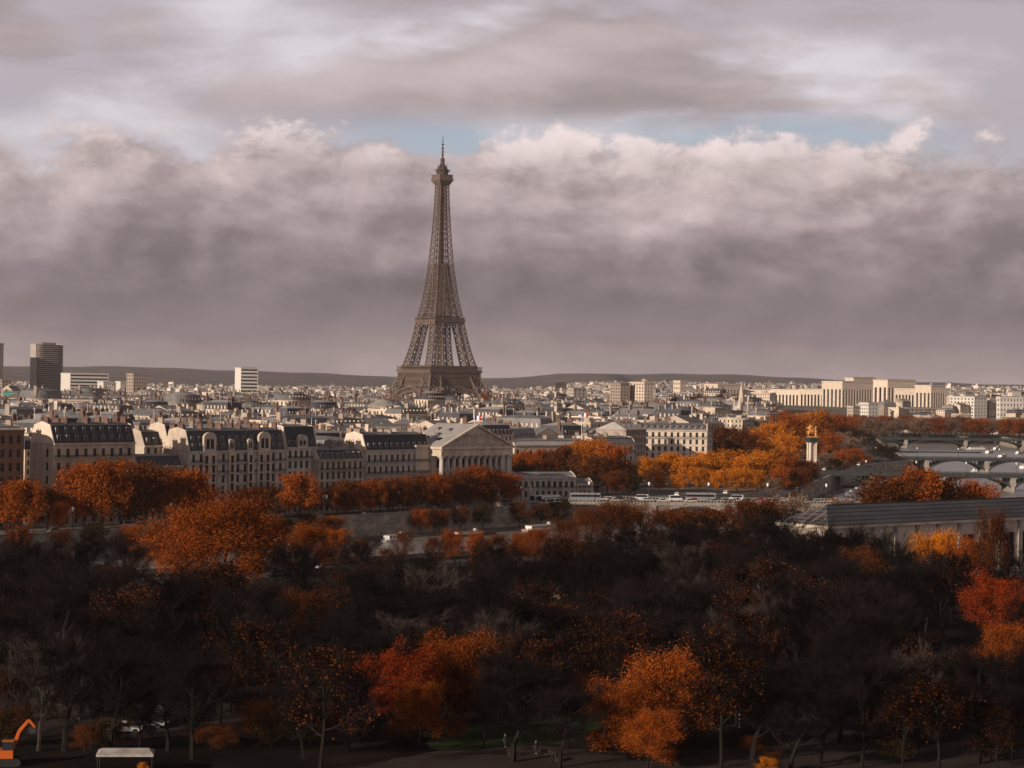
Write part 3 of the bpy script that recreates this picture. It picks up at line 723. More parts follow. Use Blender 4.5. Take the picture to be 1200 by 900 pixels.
def flag(px, py_top, D, hgt, label):
    p = at(px, py_top, D); root = empty('flag', (p.x, p.y, p.z-hgt)); tag(root, label, 'flag')
    mb = MB(); mb.cyl(0, 0, 0, hgt, 0.12, 0.08, 8); mb.build('flagpole', 'white_paint', root)
    L, H = 2.4, 1.7
    for k, mname in enumerate(('blue_cloth', 'white_paint', 'red_paint')):
        f = MB(); n = 4
        for i in range(n):
            xa = L*(k + i/n)/3; xb = L*(k + (i+1)/n)/3; w = lambda x: 0.35*math.sin(x*2.2)
            for o_ in (0, 0.03):
                f.quad((xa+0.1, w(xa)+o_, hgt-H), (xb+0.1, w(xb)+o_, hgt-H-0.1*xb), (xb+0.1, w(xb)+o_, hgt-0.1*xb), (xa+0.1, w(xa)+o_, hgt))
        f.build('flag_stripe', mname, root, label={'blue_cloth': 'blue stripe', 'white_paint': 'white stripe', 'red_paint': 'red stripe'}[mname], fix=False)
flag(556, 487, 838, 4.6, 'tricolour flag flying on the peak of the temple pediment')
flag(682, 484, 1010, 12, 'large tricolour flag flying above the roofs beside the temple palace')

# ------------------------------------------------------------------ generic block with near corner, used for monuments and slabs
def corner_block(name, label, cat, pxL, pxN, pxR, py_top, D, zb, wallm='limestone_pale', alpha=55, roofm='zinc', nl=0, nr=0, floors=0, group=None, style='pilaster', roof_h=0.6, cap=0.5, py_ref=None):
    al = R(alpha); e = (math.sin(al), math.cos(al)); f = (-math.cos(al), math.sin(al))
    kN = ray(pxN, 460)[0]; C = (kN*D, D)
    ln = lambda d, px: (ray(px, 460)[0]*C[1] - C[0])/(d[0] - ray(px, 460)[0]*d[1])
    ly = abs(ln(f, pxL)) if pxL < pxN else 12.0
    lx = abs(ln(e, pxR)) if pxR > pxN else 12.0
    zt = CAMZ + ray(pxN, py_top)[1]*D
    root = empty(name, (C[0], C[1], zb), math.pi/2 - al); tag(root, label, cat, group)
    H = zt - zb
    mb = MB()
    if floors:
        zr = [(H*(i+0.3)/floors, H*(i+0.75)/floors) for i in range(floors)]
        if style == 'band':
            mb.wall('y', 0, 0, lx, 0, H, ([(0.8, lx-0.8)], zr), -1, 0.5, 1); mb.wall('x', 0, 0, ly, 0, H, ([(0.8, ly-0.8)] if nl else [], zr if nl else []), -1, 0.5, 1)
        else:
            mb.wall('y', 0, 0, lx, 0, H, (cols(0.5, lx-0.5, nr, (lx-1)/nr*0.42), zr) if nr else ([], []), -1, 0.4, 1)
            mb.wall('x', 0, 0, ly, 0, H, (cols(0.5, ly-0.5, nl, (ly-1)/nl*0.42), zr) if nl else ([], []), -1, 0.4, 1)
        mb.wall('x', lx, 0, ly, 0, H, ([], []), 1); mb.wall('y', ly, 0, lx, 0, H, ([], []), 1)
    else:
        # tall bays between pilasters
        zr = [(H*0.12, H*0.80)]
        mb.wall('y', 0, 0, lx, 0, H, (cols(0.8, lx-0.8, nr, (lx-1.6)/nr*0.5), zr) if nr else ([], []), -1, 1.4, 1)
        mb.wall('x', 0, 0, ly, 0, H, (cols(0.8, ly-0.8, nl, (ly-1.6)/nl*0.5), zr) if nl else ([], []), -1, 1.4, 1)
        mb.wall('x', lx, 0, ly, 0, H, ([], []), 1); mb.wall('y', ly, 0, lx, 0, H, ([], []), 1)
    mb.build('wall', [wallm, 'window_glass'], root)
    c = MB(); c.box(-cap, lx+cap, -cap, ly+cap, H+0.003, H+1.2); c.build('cornice', wallm, root)
    r = MB(); r.frustum((0, lx, 0, ly), (min(lx*.3, 3), lx-min(lx*.3, 3), min(ly*.3, 3), ly-min(ly*.3, 3)), H+1.203, H+1.2+roof_h, 0, True, True); r.build('roof', roofm, root)
    return root, lx, ly, H

# lit beige ministry block and its neighbours at the foot of the mid city
def slab_bldg(label, pxa, pxb, py_top, D, rot, ly, nfl, ncol, wallm, roofm='zinc', hm=3.5, name='office_building', rows=1, group=None, chim=3):
    ca, sa = math.cos(rot), math.sin(rot); ka = ray(pxa, 500)[0]; kb = ray(pxb, 500)[0]; X0, Y0 = ka*D, D
    lx = (kb*Y0 - X0)/(ca - kb*sa); e = CAMZ + ray((pxa+pxb)/2, py_top)[1]*(D + lx*sa*0.5)
    return haussmann(name, (X0, Y0, 0), rot, lx, ly, e, nfl, ncol, label, group, wallm=wallm, gable=wallm, roofm=roofm, hm=hm, hr=1.0, rows=rows, chim=chim, balc=(nfl-1,), dorm=rows > 0)
slab_bldg('long sunlit beige block with dark windows behind the golden trees', 746, 829, 504, 1150, R(4), 16, 5, 11, 'limestone_pale', 'zinc', 2.6)
slab_bldg('long low palace front with bright cornice behind the orange trees right of the temple', 603, 694, 521, 985, R(38), 16, 3, 12, 'limestone_pale', 'zinc_pale', 1.6, rows=0)
slab_bldg('shaded grey wing with columns between the low palace front and the beige block', 696, 744, 518, 1040, R(50), 14, 3, 7, 'limestone_grey', 'zinc', 1.8, rows=0)
slab_bldg('long flat grey roofed hall crossing behind the black slate ministry', 392, 506, 501, 1010, R(30), 20, 3, 14, 'limestone', 'zinc_pale', 0.6, rows=0, chim=2)
lowb = slab_bldg('low stone guard wing with grey roof beside the temple steps and white coaches', 606, 676, 560, 872, R(22), 10, 1, 10, 'limestone_grey', 'zinc_pale', 1.2, rows=0, chim=0, name='guard_house')
slab_bldg('small stone gatehouse at the end of the low guard wing', 677, 696, 567, 882, R(20), 8, 1, 3, 'limestone', 'zinc', 1.0, rows=0, chim=0, name='gatehouse')
def pedestal(px, D, z, label):
    root = empty('pedestal_statue', (XatD(px, D), D, 0)); tag(root, label, 'statue')
    m = MB(); m.box(-1.3, 1.3, -1.3, 1.3, 0, 1); m.box(-1, 1, -1, 1, 1.002, z-0.5); m.box(-1.25, 1.25, -1.25, 1.25, z-0.497, z); m.build('pedestal', 'limestone', root)
    s = MB(); rg = random.Random(int(px)); s.lathe(0, 0, [(0.8, z+.003), (0.7, z+1), (0.45, z+1.6), (0.6, z+2.2), (0.5, z+2.8), (0.18, z+3.1), (0.3, z+3.4), (0.2, z+3.7), (0, z+3.8)], 10); s.build('figure', 'limestone', root)
pedestal(621, 852, 4.0, 'seated stone figure on a tall pedestal in front of the low guard wing')
pedestal(584, 815, 4.0, 'stone figure on pedestal at the foot of the temple steps behind brown trees')

# ------------------------------------------------------------------ the iron tower
def tower():
    loc = at(514, 500, 2550); cx = at(519, 165, 2550).x
    root = empty('lattice_tower', (cx, 2550, 0), R(90-55) ); tag(root, 'tall brown iron lattice tower rising from the city against the clouds', 'tower')
    OUT = [(0, 62.5), (20, 50), (40, 38.5), (57, 32.0), (80, 25.6), (100, 21.6), (115.7, 19.2), (135, 15.6), (150, 13.4), (175, 10.6), (196, 8.9), (225, 7.1), (250, 6.0), (276, 5.2)]
    INN = [(0, 37.5), (20, 30), (40, 23.0), (57, 18.5), (80, 14.8), (100, 11.8), (115.7, 9.0), (135, 5.6), (150, 3.6), (175, 1.2), (190, 0.0), (300, 0.0)]
    def leg(sx, sy):
        mb = MB(); zs = [0, 9, 18, 27, 36, 46, 57, 66, 75, 84, 93, 104, 115.7, 124, 132, 140, 148, 156, 164, 172, 180]
        for z0, z1 in zip(zs, zs[1:]):
            o0, o1, i0, i1 = interp(OUT, z0), interp(OUT, z1), interp(INN, z0), interp(INN, z1)
            c0 = [(o0, o0), (o0, i0), (i0, i0), (i0, o0)]; c1 = [(o1, o1), (o1, i1), (i1, i1), (i1, o1)]
            w = 1.6 if z0 < 57 else (1.35 if z0 < 115 else 1.1)
            A = [Vector((a*sx, b*sy, z0)) for a, b in c0]; B = [Vector((a*sx, b*sy, z1)) for a, b in c1]
            for k in range(4):
                mb.beam(A[k], B[k], w)
                n = (k+1) % 4
                bw = w*0.42
                mb.beam(A[k], B[n], bw); mb.beam(A[n], B[k], bw); mb.beam(B[k], B[n], bw*1.1)
                m0, m1 = (A[k]+A[n])/2, (B[k]+B[n])/2; q = (A[k]+B[k])/2; r_ = (A[n]+B[n])/2
                for (p1, p2) in ((m0, q), (q, m1), (m1, r_), (r_, m0)): mb.beam(p1, p2, bw*0.6)
                # secondary chords
        return mb.build('leg', 'tower_iron', root, fix=False)
    for sx in (-1, 1):
        for sy in (-1, 1): leg(sx, sy)
    sh = MB(); z = 180.0
    while z < 276:
        z1 = min(276, z + max(4.6, interp(OUT, z)*0.75)); a, b = interp(OUT, z), interp(OUT, z1)
        cs = [(1,1),(1,-1),(-1,-1),(-1,1)]
        A = [Vector((a*x, a*y, z)) for x, y in cs]; B = [Vector((b*x, b*y, z1)) for x, y in cs]
        for k in range(4):
            n = (k+1) % 4; sh.beam(A[k], B[k], 1.0); sh.beam(A[k].lerp(A[n], .5), B[k].lerp(B[n], .5), 0.9)
            m0, m1 = A[k].lerp(A[n], .5), B[k].lerp(B[n], .5)
            for p1, p2 in ((A[k], m1), (m0, B[k]), (A[n], m1), (m0, B[n]), (B[k], B[n])): sh.beam(p1, p2, 0.42)
        z = z1
    # lift shaft and stair core, seen through the lattice
    co = MB()
    for (x, y) in ((-1.6, -1.6), (1.6, -1.6), (1.6, 1.6), (-1.6, 1.6)): co.beam((x, y, 119), (x, y, 276), 0.8)
    zz = 120
    co.box(-1.5, 1.5, -1.5, 1.5, 118, 272)
    while zz < 274: co.box(-1.9, 1.9, -1.9, 1.9, zz, zz+0.7); zz += 4.5
    sh.build('upper_shaft', 'tower_iron', root, fix=False); co.build('lift_core', 'tower_iron_dark', root, fix=False)
    # cross beams between the legs above the second floor
    for s in (-1, 1):
        for ax in (0, 1):
            xb = MB(); P = (lambda a, b, z: (a, b, z)) if ax == 0 else (lambda a, b, z: (b, a, z))
            for z in (124, 132, 140, 148, 156, 164, 172):
                i0 = interp(INN, z); o0 = interp(OUT, z); i1 = interp(INN, z+8); o1 = interp(OUT, z+8)
                xb.beam(P(-i0, s*o0, z), P(i0, s*o0, z), 0.7); xb.beam(P(-i0, s*o0, z), P(i1, s*o1, z+8), 0.5); xb.beam(P(i0, s*o0, z), P(-i1, s*o1, z+8), 0.5)
            xb.build('cross_bracing', 'tower_iron', root, fix=False)
    # first floor
    def ring(mb, h, z0, z1, t=1.0):
        for s in (-1, 1):
            a, b = sorted((s*h, s*(h-t))); mb.box(-h, h, a, b, z0, z1); mb.box(a, b, -h+t+0.004, h-t-0.004, z0, z1)
    p1 = MB(); ring(p1, 35.2, 57.0, 58.6, 14); ring(p1, 35.6, 58.61, 59.4, 0.5)
    ring(p1, 33.6, 49.8, 50.8, 1.6); ring(p1, 34.2, 55.6, 56.9, 1.6); ring(p1, 32.5, 50.81, 55.59, 0.3)
    for s in (-1, 1):
        for k in range(45):
            x = -34 + 68*k/44.0
            for q in ((x, s*33.9), (s*33.9, x)): p1.beam((q[0], q[1], 50.7), (q[0], q[1], 55.8), 0.55)
        for k in range(31):
            x = -34.5 + 69*k/30.0
            for q in ((x, s*34.8), (s*34.8, x)): p1.beam((q[0], q[1], 59.3), (q[0], q[1], 62.6), 0.4)
    ring(p1, 35.4, 62.6, 63.3, 2.2)
    p1.build('first_gallery', 'tower_iron', root, fix=False)
    pav = MB(); ring(pav, 31.5, 58.7, 64.4, 9.5); pav.build('first_floor_pavilion', 'tower_iron_dark', root)
    gd = MB()      # deep girder under the gallery
    ring(gd, 33.8, 41.0, 42.0, 1.0)
    ring(gd, 33.0, 42.01, 49.78, 0.25)
    for s in (-1, 1):
        n = 18
        for k in range(n):
            a = -33 + 66*k/n; b = -33 + 66*(k+1)/n
            for ax in (0, 1):
                P = lambda t, z: (t, s*33.4, z) if ax == 0 else (s*33.4, t, z)
                gd.beam(P(a, 42), P(b, 49.8), 0.6); gd.beam(P(b, 42), P(a, 49.8), 0.6); gd.beam(P(a, 42), P(a, 49.8), 0.7)
    gd.build('girder', 'tower_iron', root, fix=False)
    for s in (-1, 1):
        for ax in (0, 1):
            ar = MB(); n = 22; pts = []
            for k in range(n+1):
                t = math.pi*k/n; x = -37*math.cos(t); z = 6 + 33*math.sin(t)**0.9 if 0 < k < n else 6
                x2 = -33.5*math.cos(t); z2 = 4 + 31*math.sin(t)**0.9 if 0 < k < n else 4
                d = interp(OUT, z) - 1.2; P = lambda u, zz: Vector((u, s*d, zz)) if ax == 0 else Vector((s*d, u, zz))
                pts.append((P(x, z+1.5), P(x2, z2)))
            for (a, b), (c, d2) in zip(pts, pts[1:]):
                ar.beam(a, c, 1.6); ar.beam(b, d2, 1.4); ar.beam(a, d2, 0.5); ar.beam(b, c, 0.5); ar.beam(a, b, 0.5)
            for k in range(3, n-2):
                p = pts[k][0]; q = Vector(p); q.z = 41.2
                if q.z - p.z > 1: ar.beam(p, q, 0.5)
            ar.build('arch', 'tower_iron', root, fix=False)
    p2 = MB(); ring(p2, 20.6, 113.8, 115.4, 12); ring(p2, 21.0, 115.41, 116.2, 0.4); ring(p2, 19.6, 110.6, 113.7, 0.8)
    for s in (-1, 1):
        for k in range(25):
            x = -20 + 40*k/24.0
            for q in ((x, s*20.6), (s*20.6, x)): p2.beam((q[0], q[1], 116), (q[0], q[1], 118.6), 0.35)
    ring(p2, 20.8, 118.6, 119.2, 2.0)
    p2.build('second_gallery', 'tower_iron', root, fix=False)
    pv = MB(); ring(pv, 16.5, 115.5, 121.0, 6); pv.build('second_floor_pavilion', 'tower_iron_dark', root)
    tp = MB(); tp.frustum((-5.4, 5.4, -5.4, 5.4), (-9, 9, -9, 9), 268.5, 274.5, 0, False); tp.box(-9.2, 9.2, -9.2, 9.2, 274.5, 277); tp.box(-8.6, 8.6, -8.6, 8.6, 277.01, 280.5)
    tp.box(-9, 9, -9, 9, 280.51, 281.2); tp.build('summit_platform', 'tower_iron', root, fix=False)
    cb = MB(); cb.lathe(0, 0, [(6.6, 281.2), (6.6, 286), (7.0, 286.2), (5.4, 289), (4.2, 291.2), (2.6, 293), (2.2, 297.5), (2.6, 298), (1.8, 300.5), (1.2, 301)], 12)
    for k in range(10):
        t = k*0.63; cb.beam((6.8*math.cos(t), 6.8*math.sin(t), 284), (9.4*math.cos(t), 9.4*math.sin(t), 287.4), 0.5)
    for k in range(4):
        t = k*1.57+0.5; cb.beam((5.4*math.cos(t), 5.4*math.sin(t), 288), (5.8*math.cos(t), 5.8*math.sin(t), 293.4), 0.5)
    cb.build('summit_cabin', 'tower_iron_dark', root, fix=False)
    an = MB(); an.beam((0, 0, 300), (0, 0, 316), 1.9, 1.2, 0, 8); an.beam((0, 0, 316), (0, 0, 326), 0.9, 0.6, 0, 6)
    for z in (303.5, 307, 311, 315.5): an.cyl(0, 0, z, z+0.9, 1.7, 1.7, 8)
    an.box(-1.9, 1.9, -0.15, 0.15, 319.5, 319.9); an.build('antenna', 'tower_iron_dark', root, fix=False)
    for sx in (-1, 1):
        for sy in (-1, 1):
            f = MB(); a, b = sorted((sx*35, sx*64)); c, d = sorted((sy*35, sy*64)); f.box(a, b, c, d, -1, 3); f.build('foundation', 'limestone', root)
tower()

# ------------------------------------------------------------------ the colonnaded hill palace
G_P = 'blocks of the colonnaded palace on the hill'
ZP = 20.0
def cb(label, L_, N_, R_, top, D, **k):
    return corner_block(k.pop('name', 'palace_block'), label, 'palace', L_, N_, R_, top, D, k.pop('zb', ZP-4), group=G_P, **k)
cb('pale end pavilion with tall columns left of the church spire', 825, 841, 871, 451, 2790, nl=4, nr=8, wallm='limestone_pale')
cb('sunlit curved colonnade wing, its farthest stretch beside the spire', 871, 903, 905, 458, 2830, nl=7, alpha=25, zb=14)
cb('sunlit curved colonnade wing, its middle stretch above orange trees', 903, 937, 939, 457.5, 2790, nl=8, alpha=18, zb=14)
cb('sunlit curved colonnade wing, its stretch joining the tall pavilion', 937, 966, 968, 457, 2760, nl=7, alpha=12, zb=14)
cb('large palace pavilion with sunlit columned front and long shaded flank', 963, 987, 1023, 448, 2690, nl=5, nr=11, zb=10)
cb('broad dark roofed hall behind the large palace pavilion', 990, 1000, 1026, 443.5, 2830, nr=6, roofm='slate', zb=14)
cb('second palace pavilion with bright narrow front beyond the gap', 1023, 1040, 1073, 446, 2800, nl=3, nr=8, zb=14)
cb('bright short colonnade wing right of the second pavilion', 1048, 1084, 1086, 456.5, 2690, nl=9, alpha=15, zb=12)
cb('nearest palace pavilion with bright columns at the right end', 1072, 1091, 1108, 452.5, 2640, nl=4, nr=6, zb=10)

# far landmark buildings
def far_b(label, L_, N_, R_, top, D, zb=0, **k): return corner_block(k.pop('name', 'apartment_block'), label, k.pop('cat', 'building'), L_, N_, R_, top, D, zb, **k)
def round_tower(label, px0, px1, py_top, D, zb):
    k = ray((px0+px1)/2, 430)[0]; r = (px1-px0)/2*D/F; H = CAMZ + ray(px0, py_top)[1]*D - zb
    root = empty('tower_block', (k*D, D, zb), R(35)); tag(root, label, 'tower block')
    mb = MB(); n = 28; nf = 26
    def prof(t):
        c, s = math.cos(t), math.sin(t); e = 0.45
        return (r*abs(c)**e*(1 if c > 0 else -1), r*0.8*abs(s)**e*(1 if s > 0 else -1))
    for j in range(nf):
        z0, z1 = H*j/nf, H*(j+1)/nf; zm = z0 + (z1-z0)*0.5
        for a, b, mi, q in ((z0, zm, 0, 1.0), (zm, z1, 1, 0.985)):
            for i in range(n):
                p, p2 = prof(2*math.pi*i/n), prof(2*math.pi*(i+1)/n); mb.quad((p[0]*q,p[1]*q,a),(p2[0]*q,p2[1]*q,a),(p2[0]*q,p2[1]*q,b),(p[0]*q,p[1]*q,b), mi)
    mb.build('facade', ['tower_cladding', 'window_glass'], root, fix=False)
    rb = MB(); rb.poly([(*prof(2*math.pi*i/n), H+0.01) for i in range(n)])
    rb.box(-r*0.5, r*0.5, -r*0.4, r*0.4, H+0.02, H+4); rb.build('roof', 'tower_cladding', root, fix=False)
    for sx in (-1, 1):
        q = MB(); q.box(sx*r*0.98-1.2, sx*r*0.98+1.2, -r*0.5, r*0.5, 0, H+1.5); q.build('end_fin', 'concrete', root)
round_tower('dark high rise tower with rounded corners on the left skyline', 38, 71, 404, 3800, 10)
far_b('dark tower sliver at the very left edge of the skyline', -20, -9, 3.5, 403, 3700, 10, wallm='tower_cladding', nr=6, floors=26, name='tower_block', cat='tower block')
far_b('long white slab block right of the dark rounded tower', 71, 82, 127, 438, 3500, 8, wallm='plaster_white', nr=1, floors=8, style='band', alpha=60)
far_b('bright white slab with shaded flank standing before the hills', 275, 282, 302, 431.5, 3500, 8, wallm='plaster_white', nr=1, floors=10, style='band', alpha=60)
far_b('small sunlit peach block between the white slabs', 148, 156, 172, 438.5, 3400, 5, wallm='plaster_warm', nl=3, nr=5, floors=9)
far_b('pair block, white end wall, below the small peach block', 114, 121, 131, 448, 2700, 0, wallm='plaster_white', nr=4, floors=9)
far_b('second white end wall block right of its twin', 135, 141, 146, 448, 2700, 0, wallm='plaster_white', nr=3, floors=9)
far_b('low hall with green copper roof below the dark tower', 4, 20, 52, 462, 2100, 0, wallm='copper_green', roofm='copper_green', nr=5, floors=5, name='covered_hall')
far_b('beige sunlit office front with two window rows below the white slab', 58, 62, 104, 470, 1450, 0, wallm='limestone_pale', nr=9, floors=7, alpha=70, roofm='zinc')
far_b('tan apartment tower with sunlit face right of the iron tower', 715, 727, 738, 450, 2350, 0, wallm='plaster_warm', nl=4, nr=3, floors=14, roofm='zinc')
far_b('cream apartment tower with bright front right of the tan tower', 738, 755, 766, 449, 2350, 0, wallm='limestone_pale', nl=5, nr=3, floors=14, roofm='zinc')
far_b('bright narrow block above roofs right of the iron tower', 651, 658, 664, 450, 2700, 10, wallm='plaster', nl=2, nr=2, floors=12)
far_b('grey slab with white end left of the tan tower', 666, 672, 687, 456, 2500, 5, wallm='concrete', nl=2, nr=3, floors=10)
far_b('domed beige monument on the rise between tower and hill palace', 789, 797, 804, 447, 3100, 20, wallm='limestone_pale', nl=3, nr=3, floors=5)
far_b('white terraced apartment block on the right bank slope', 1113, 1142, 1157, 466, 2560, 4, wallm='plaster_white', nl=7, nr=4, floors=9)
far_b('modern dark glass and white frame block beside the terraced block', 1168, 1172, 1199, 466, 2500, 0, wallm='plaster_white', nl=1, nr=7, floors=7, alpha=70)
far_b('small stepped white house cluster at the left end of right bank trees', 1007, 1018, 1030, 473, 2480, 2, wallm='plaster_white', nl=4, nr=3, floors=7)
far_b('tall white gabled house above the far bridge end', 993, 1000, 1008, 477, 2430, 2, wallm='plaster', nl=3, nr=3, floors=7)
far_b('long pale terrace building under the nearest palace pavilion', 1030, 1062, 1098, 479, 2520, 2, wallm='plaster', nl=8, nr=7, floors=6)
far_b('pale stone museum front at the right frame edge above brown trees', 1174, 1180, 1225, 491, 2330, 0, wallm='limestone', nl=2, nr=9)
far_b('peach fronted block on the left edge below the skyline', -8, 2, 14, 446, 2900, 5, wallm='plaster_warm', nl=3, nr=3, floors=10)

def church():
    p = at(869, 449, 1850); root = empty('church', (p.x, p.y, 0), R(30)); tag(root, 'grey gothic church with slender pointed spire before the hill palace', 'church')
    b = MB(); b.box(-4, 4, -4, 4, 0, 30); 
    for s in (-1, 1):
        for q in (-1, 1): b.box(s*4-0.7*(1 if s > 0 else 1), s*4+0.7, q*4-0.7, q*4+0.7, 0, 31.5)
    b.build('bell_tower', 'limestone_grey', root)
    s = MB(); s.lathe(0, 0, [(3.8, 30.01), (2.6, 34), (0.25, p.z), (0, p.z+0.5)], 8)
    for q in range(4): s.lathe(4*(1 if q % 2 else -1), 4*(1 if q > 1 else -1), [(0.9, 31.51), (0.05, 37)], 6)
    s.build('spire', 'limestone', root)
    n = MB(); n.box(-6, 6, 4.1, 34, 0, 15); n.extr([(0, 0), (1, 0), (1, 1)], 0, 0.01) if False else None
    n.build('nave', 'limestone_grey', root)
    r = MB()
    for sx in (-1, 1): r.quad((sx*6.4, 4.1, 15.01), (sx*6.4, 34.3, 15.01), (0, 34.3, 23), (0, 4.1, 23))
    r.poly([(-6.4, 34.3, 15.01), (6.4, 34.3, 15.01), (0, 34.3, 23)]); r.build('roof', 'slate', root, fix=False)
church()

# ------------------------------------------------------------------ city houses: prototypes, copies, and the far mass
def house_proto(rng, w, d, h, kind):
    fl = 3.15; n = int(h/fl); base = h - fl*min(n, 4); W = MB()
    zr = [(base + fl*i + 0.7, base + fl*i + 2.5) for i in range(min(n, 4))]
    for ax, c, a1, out in (('y', 0, w, -1), ('x', 0, d, -1), ('x', w, d, 1), ('y', d, w, 1)):
        blind = ax == 'x' and rng.random() < 0.55
        nc = int(a1/3.0)
        W.wall(ax, c, 0, a1, 0, h, (cols(0.4, a1-0.4, nc, 1.15), zr) if not blind else ([], []), out, 0.3, 1)
    W.box(-0.3, w+0.3, -0.3, d+0.3, h-0.35, h+0.05)
    Rf = MB()
    if kind == 'mansard':
        hm = rng.uniform(2.6, 4.6); Rf.frustum((0, w, 0, d), (1.3, w-1.3, 1.3, d-1.3), h+0.052, h+hm, 0, False); Rf.frustum((1.3, w-1.3, 1.3, d-1.3), (w*.3, w*.7, d*.46, d*.54), h+hm, h+hm+1.3, 1)
        for i in range(int(w/3)):
            x = 1.0 + (w-2)*(i+.5)/int(w/3)
            for yy in (0.05, d-1.45): Rf.box(x-.55, x+.55, yy, yy+1.4, h+.5, h+2.3, 2); 
            Rf.quad((x-.38, 0.045, h+.7), (x+.38, 0.045, h+.7), (x+.38, 0.045, h+2.1), (x-.38, 0.045, h+2.1), 3)
        top = h+hm+1.2
    elif kind == 'zinc':
        Rf.frustum((-.1, w+.1, -.1, d+.1), (w*.12, w*.88, d*.46, d*.54), h+0.052, h+3.2, 1); top = h+2.6
        for i in range(3):
            x = w*(0.25+0.25*i); Rf.box(x-.6, x+.6, d*.2, d*.2+1.2, h+.8, h+1.9, 2)
    elif kind == 'flat':
        Rf.box(0.3, w-.3, .3, d-.3, h+.052, h+.3, 1); Rf.box(w*.3, w*.3+4, d*.3, d*.3+3.5, h+.3, h+2.9, 2); Rf.box(w*.7, w*.7+2.4, d*.5, d*.5+2.2, h+.3, h+1.6, 2); top = h+.6
        for s in ((0, w, 0, .28), (0, w, d-.28, d), (0, .28, .283, d-.283), (w-.28, w, .283, d-.283)): Rf.box(s[0], s[1], s[2], s[3], h+.053, h+.95, 2)
    else:
        for y0, y1 in ((0, d/2), (d, d/2)): Rf.quad((0-.2, y0, h+.052), (w+.2, y0, h+.052), (w+.2, y1, h+3.4), (-.2, y1, h+3.4), 1)
        for x in (0.02, w-.02): Rf.poly([(x, 0, h+.052), (x, d, h+.052), (x, d/2, h+3.35)], 2)
        top = h+2.8
    chs = []
    for i in range(rng.randint(2, 5)):
        x = rng.choice([0.1, w-.9, w*.5, w*.33, w*.66]); y = rng.uniform(.12, .7)*d; L = rng.uniform(1.2, 2.8); z = top + rng.uniform(.6, 1.7)
        c = MB(); c.box(x, x+.75, y, y+L, h, z, 0); c.box(x-.1, x+.85, y-.1, y+L+.1, z+.002, z+.2, 0)
        for k in range(max(2, int(L/.6))): c.cyl(x+.38, y+(k+.5)*.6, z+.203, z+.2+rng.uniform(.5, 1.1), .14, .11, 5, 1)
        chs.append(c)
    if rng.random() < .5:
        m = MB(); x, y = rng.uniform(.2, .8)*w, rng.uniform(.3, .7)*d; m.beam((x, y, top-.5), (x, y, top+4.5), .09); m.beam((x-.7, y, top+4), (x+.7, y, top+4), .06); m.beam((x-.5, y, top+3.5), (x+.5, y, top+3.5), .06)
    else: m = None
    return dict(w=w, d=d, h=h, wall=W, roof=Rf, ch=chs, ant=m)
WALLS = ['limestone', 'plaster', 'limestone_pale', 'plaster_white', 'plaster_warm', 'limestone_grey']
WNAME = {'limestone': 'tan stone', 'plaster': 'cream', 'limestone_pale': 'pale stone', 'plaster_white': 'white walled', 'plaster_warm': 'peach', 'limestone_grey': 'grey stone'}
RNAME = {'mansard': 'mansard', 'zinc': 'hipped zinc roof', 'flat': 'flat roof', 'gable': 'pitched zinc roof'}
rngc = random.Random(11)
PROT = []
for i in range(26):
    k = ['mansard', 'zinc', 'mansard', 'gable', 'flat'][i % 5]; p = house_proto(rngc, rngc.uniform(17, 31), rngc.uniform(12, 19), rngc.uniform(17.5, 24), k)
    wm = WALLS[rngc.choice([0, 0, 1, 2, 3, 4, 5, 1])]; p['kind'] = k; p['wm'] = wm
    p['wall_me'] = p['wall'].mesh('wall', [wm, 'window_glass']); rm = 'slate' if k == 'mansard' and rngc.random() < .55 else 'zinc'
    zz = rngc.choice(['zinc', 'zinc', 'zinc_pale'])
    p['rmats'] = [rm, zz, wm, 'window_glass']; p['roof_me'] = p['roof'].mesh('roof', p['rmats'])
    cm = rngc.choice(['plaster_warm', 'plaster', 'brick_red', 'plaster_warm']); p['cmats'] = [cm, 'terracotta']
    p['ch_me'] = [c.mesh('chimney', p['cmats']) for c in p['ch']]; p['ant_me'] = p['ant'].mesh('aerial', ['white_paint']) if p['ant'] else None
    PROT.append(p)
OCC = []   # keep-out discs
def occ(px, D, r): OCC.append((XatD(px, D), D, r))
def occ_line(px0, D0, px1, D1, r):
    n = 12
    for i in range(n+1): t = i/n; D = D0+(D1-D0)*t; occ(px0+(px1-px0)*t, D, r)
occ_line(603, 990, 700, 1070, 22); occ_line(696, 1045, 760, 1100, 20); occ_line(746, 1160, 835, 1165, 24); occ_line(392, 1020, 506, 1080, 24)
occ(62, 1460, 22); occ(90, 1475, 22); occ(868, 1850, 26); occ_line(660, 960, 720, 985, 20); occ(30, 2110, 40)
def zone(px):
    for lim, w in ((110, 'below the dark rounded tower'), (200, 'under the long white slab'), (300, 'under the bright white slab'), (380, 'in the left city'), (460, 'before the iron tower'),
                   (570, 'beneath the iron tower'), (680, 'right of the iron tower'), (770, 'below the tan and cream towers'), (2000, 'near the church spire')):
        if px < lim: return w
G_C = 'city houses behind the quay row'
mass = []
rngp = random.Random(77)
cand = []
ang0 = QROT
s = 28.0
band = 0
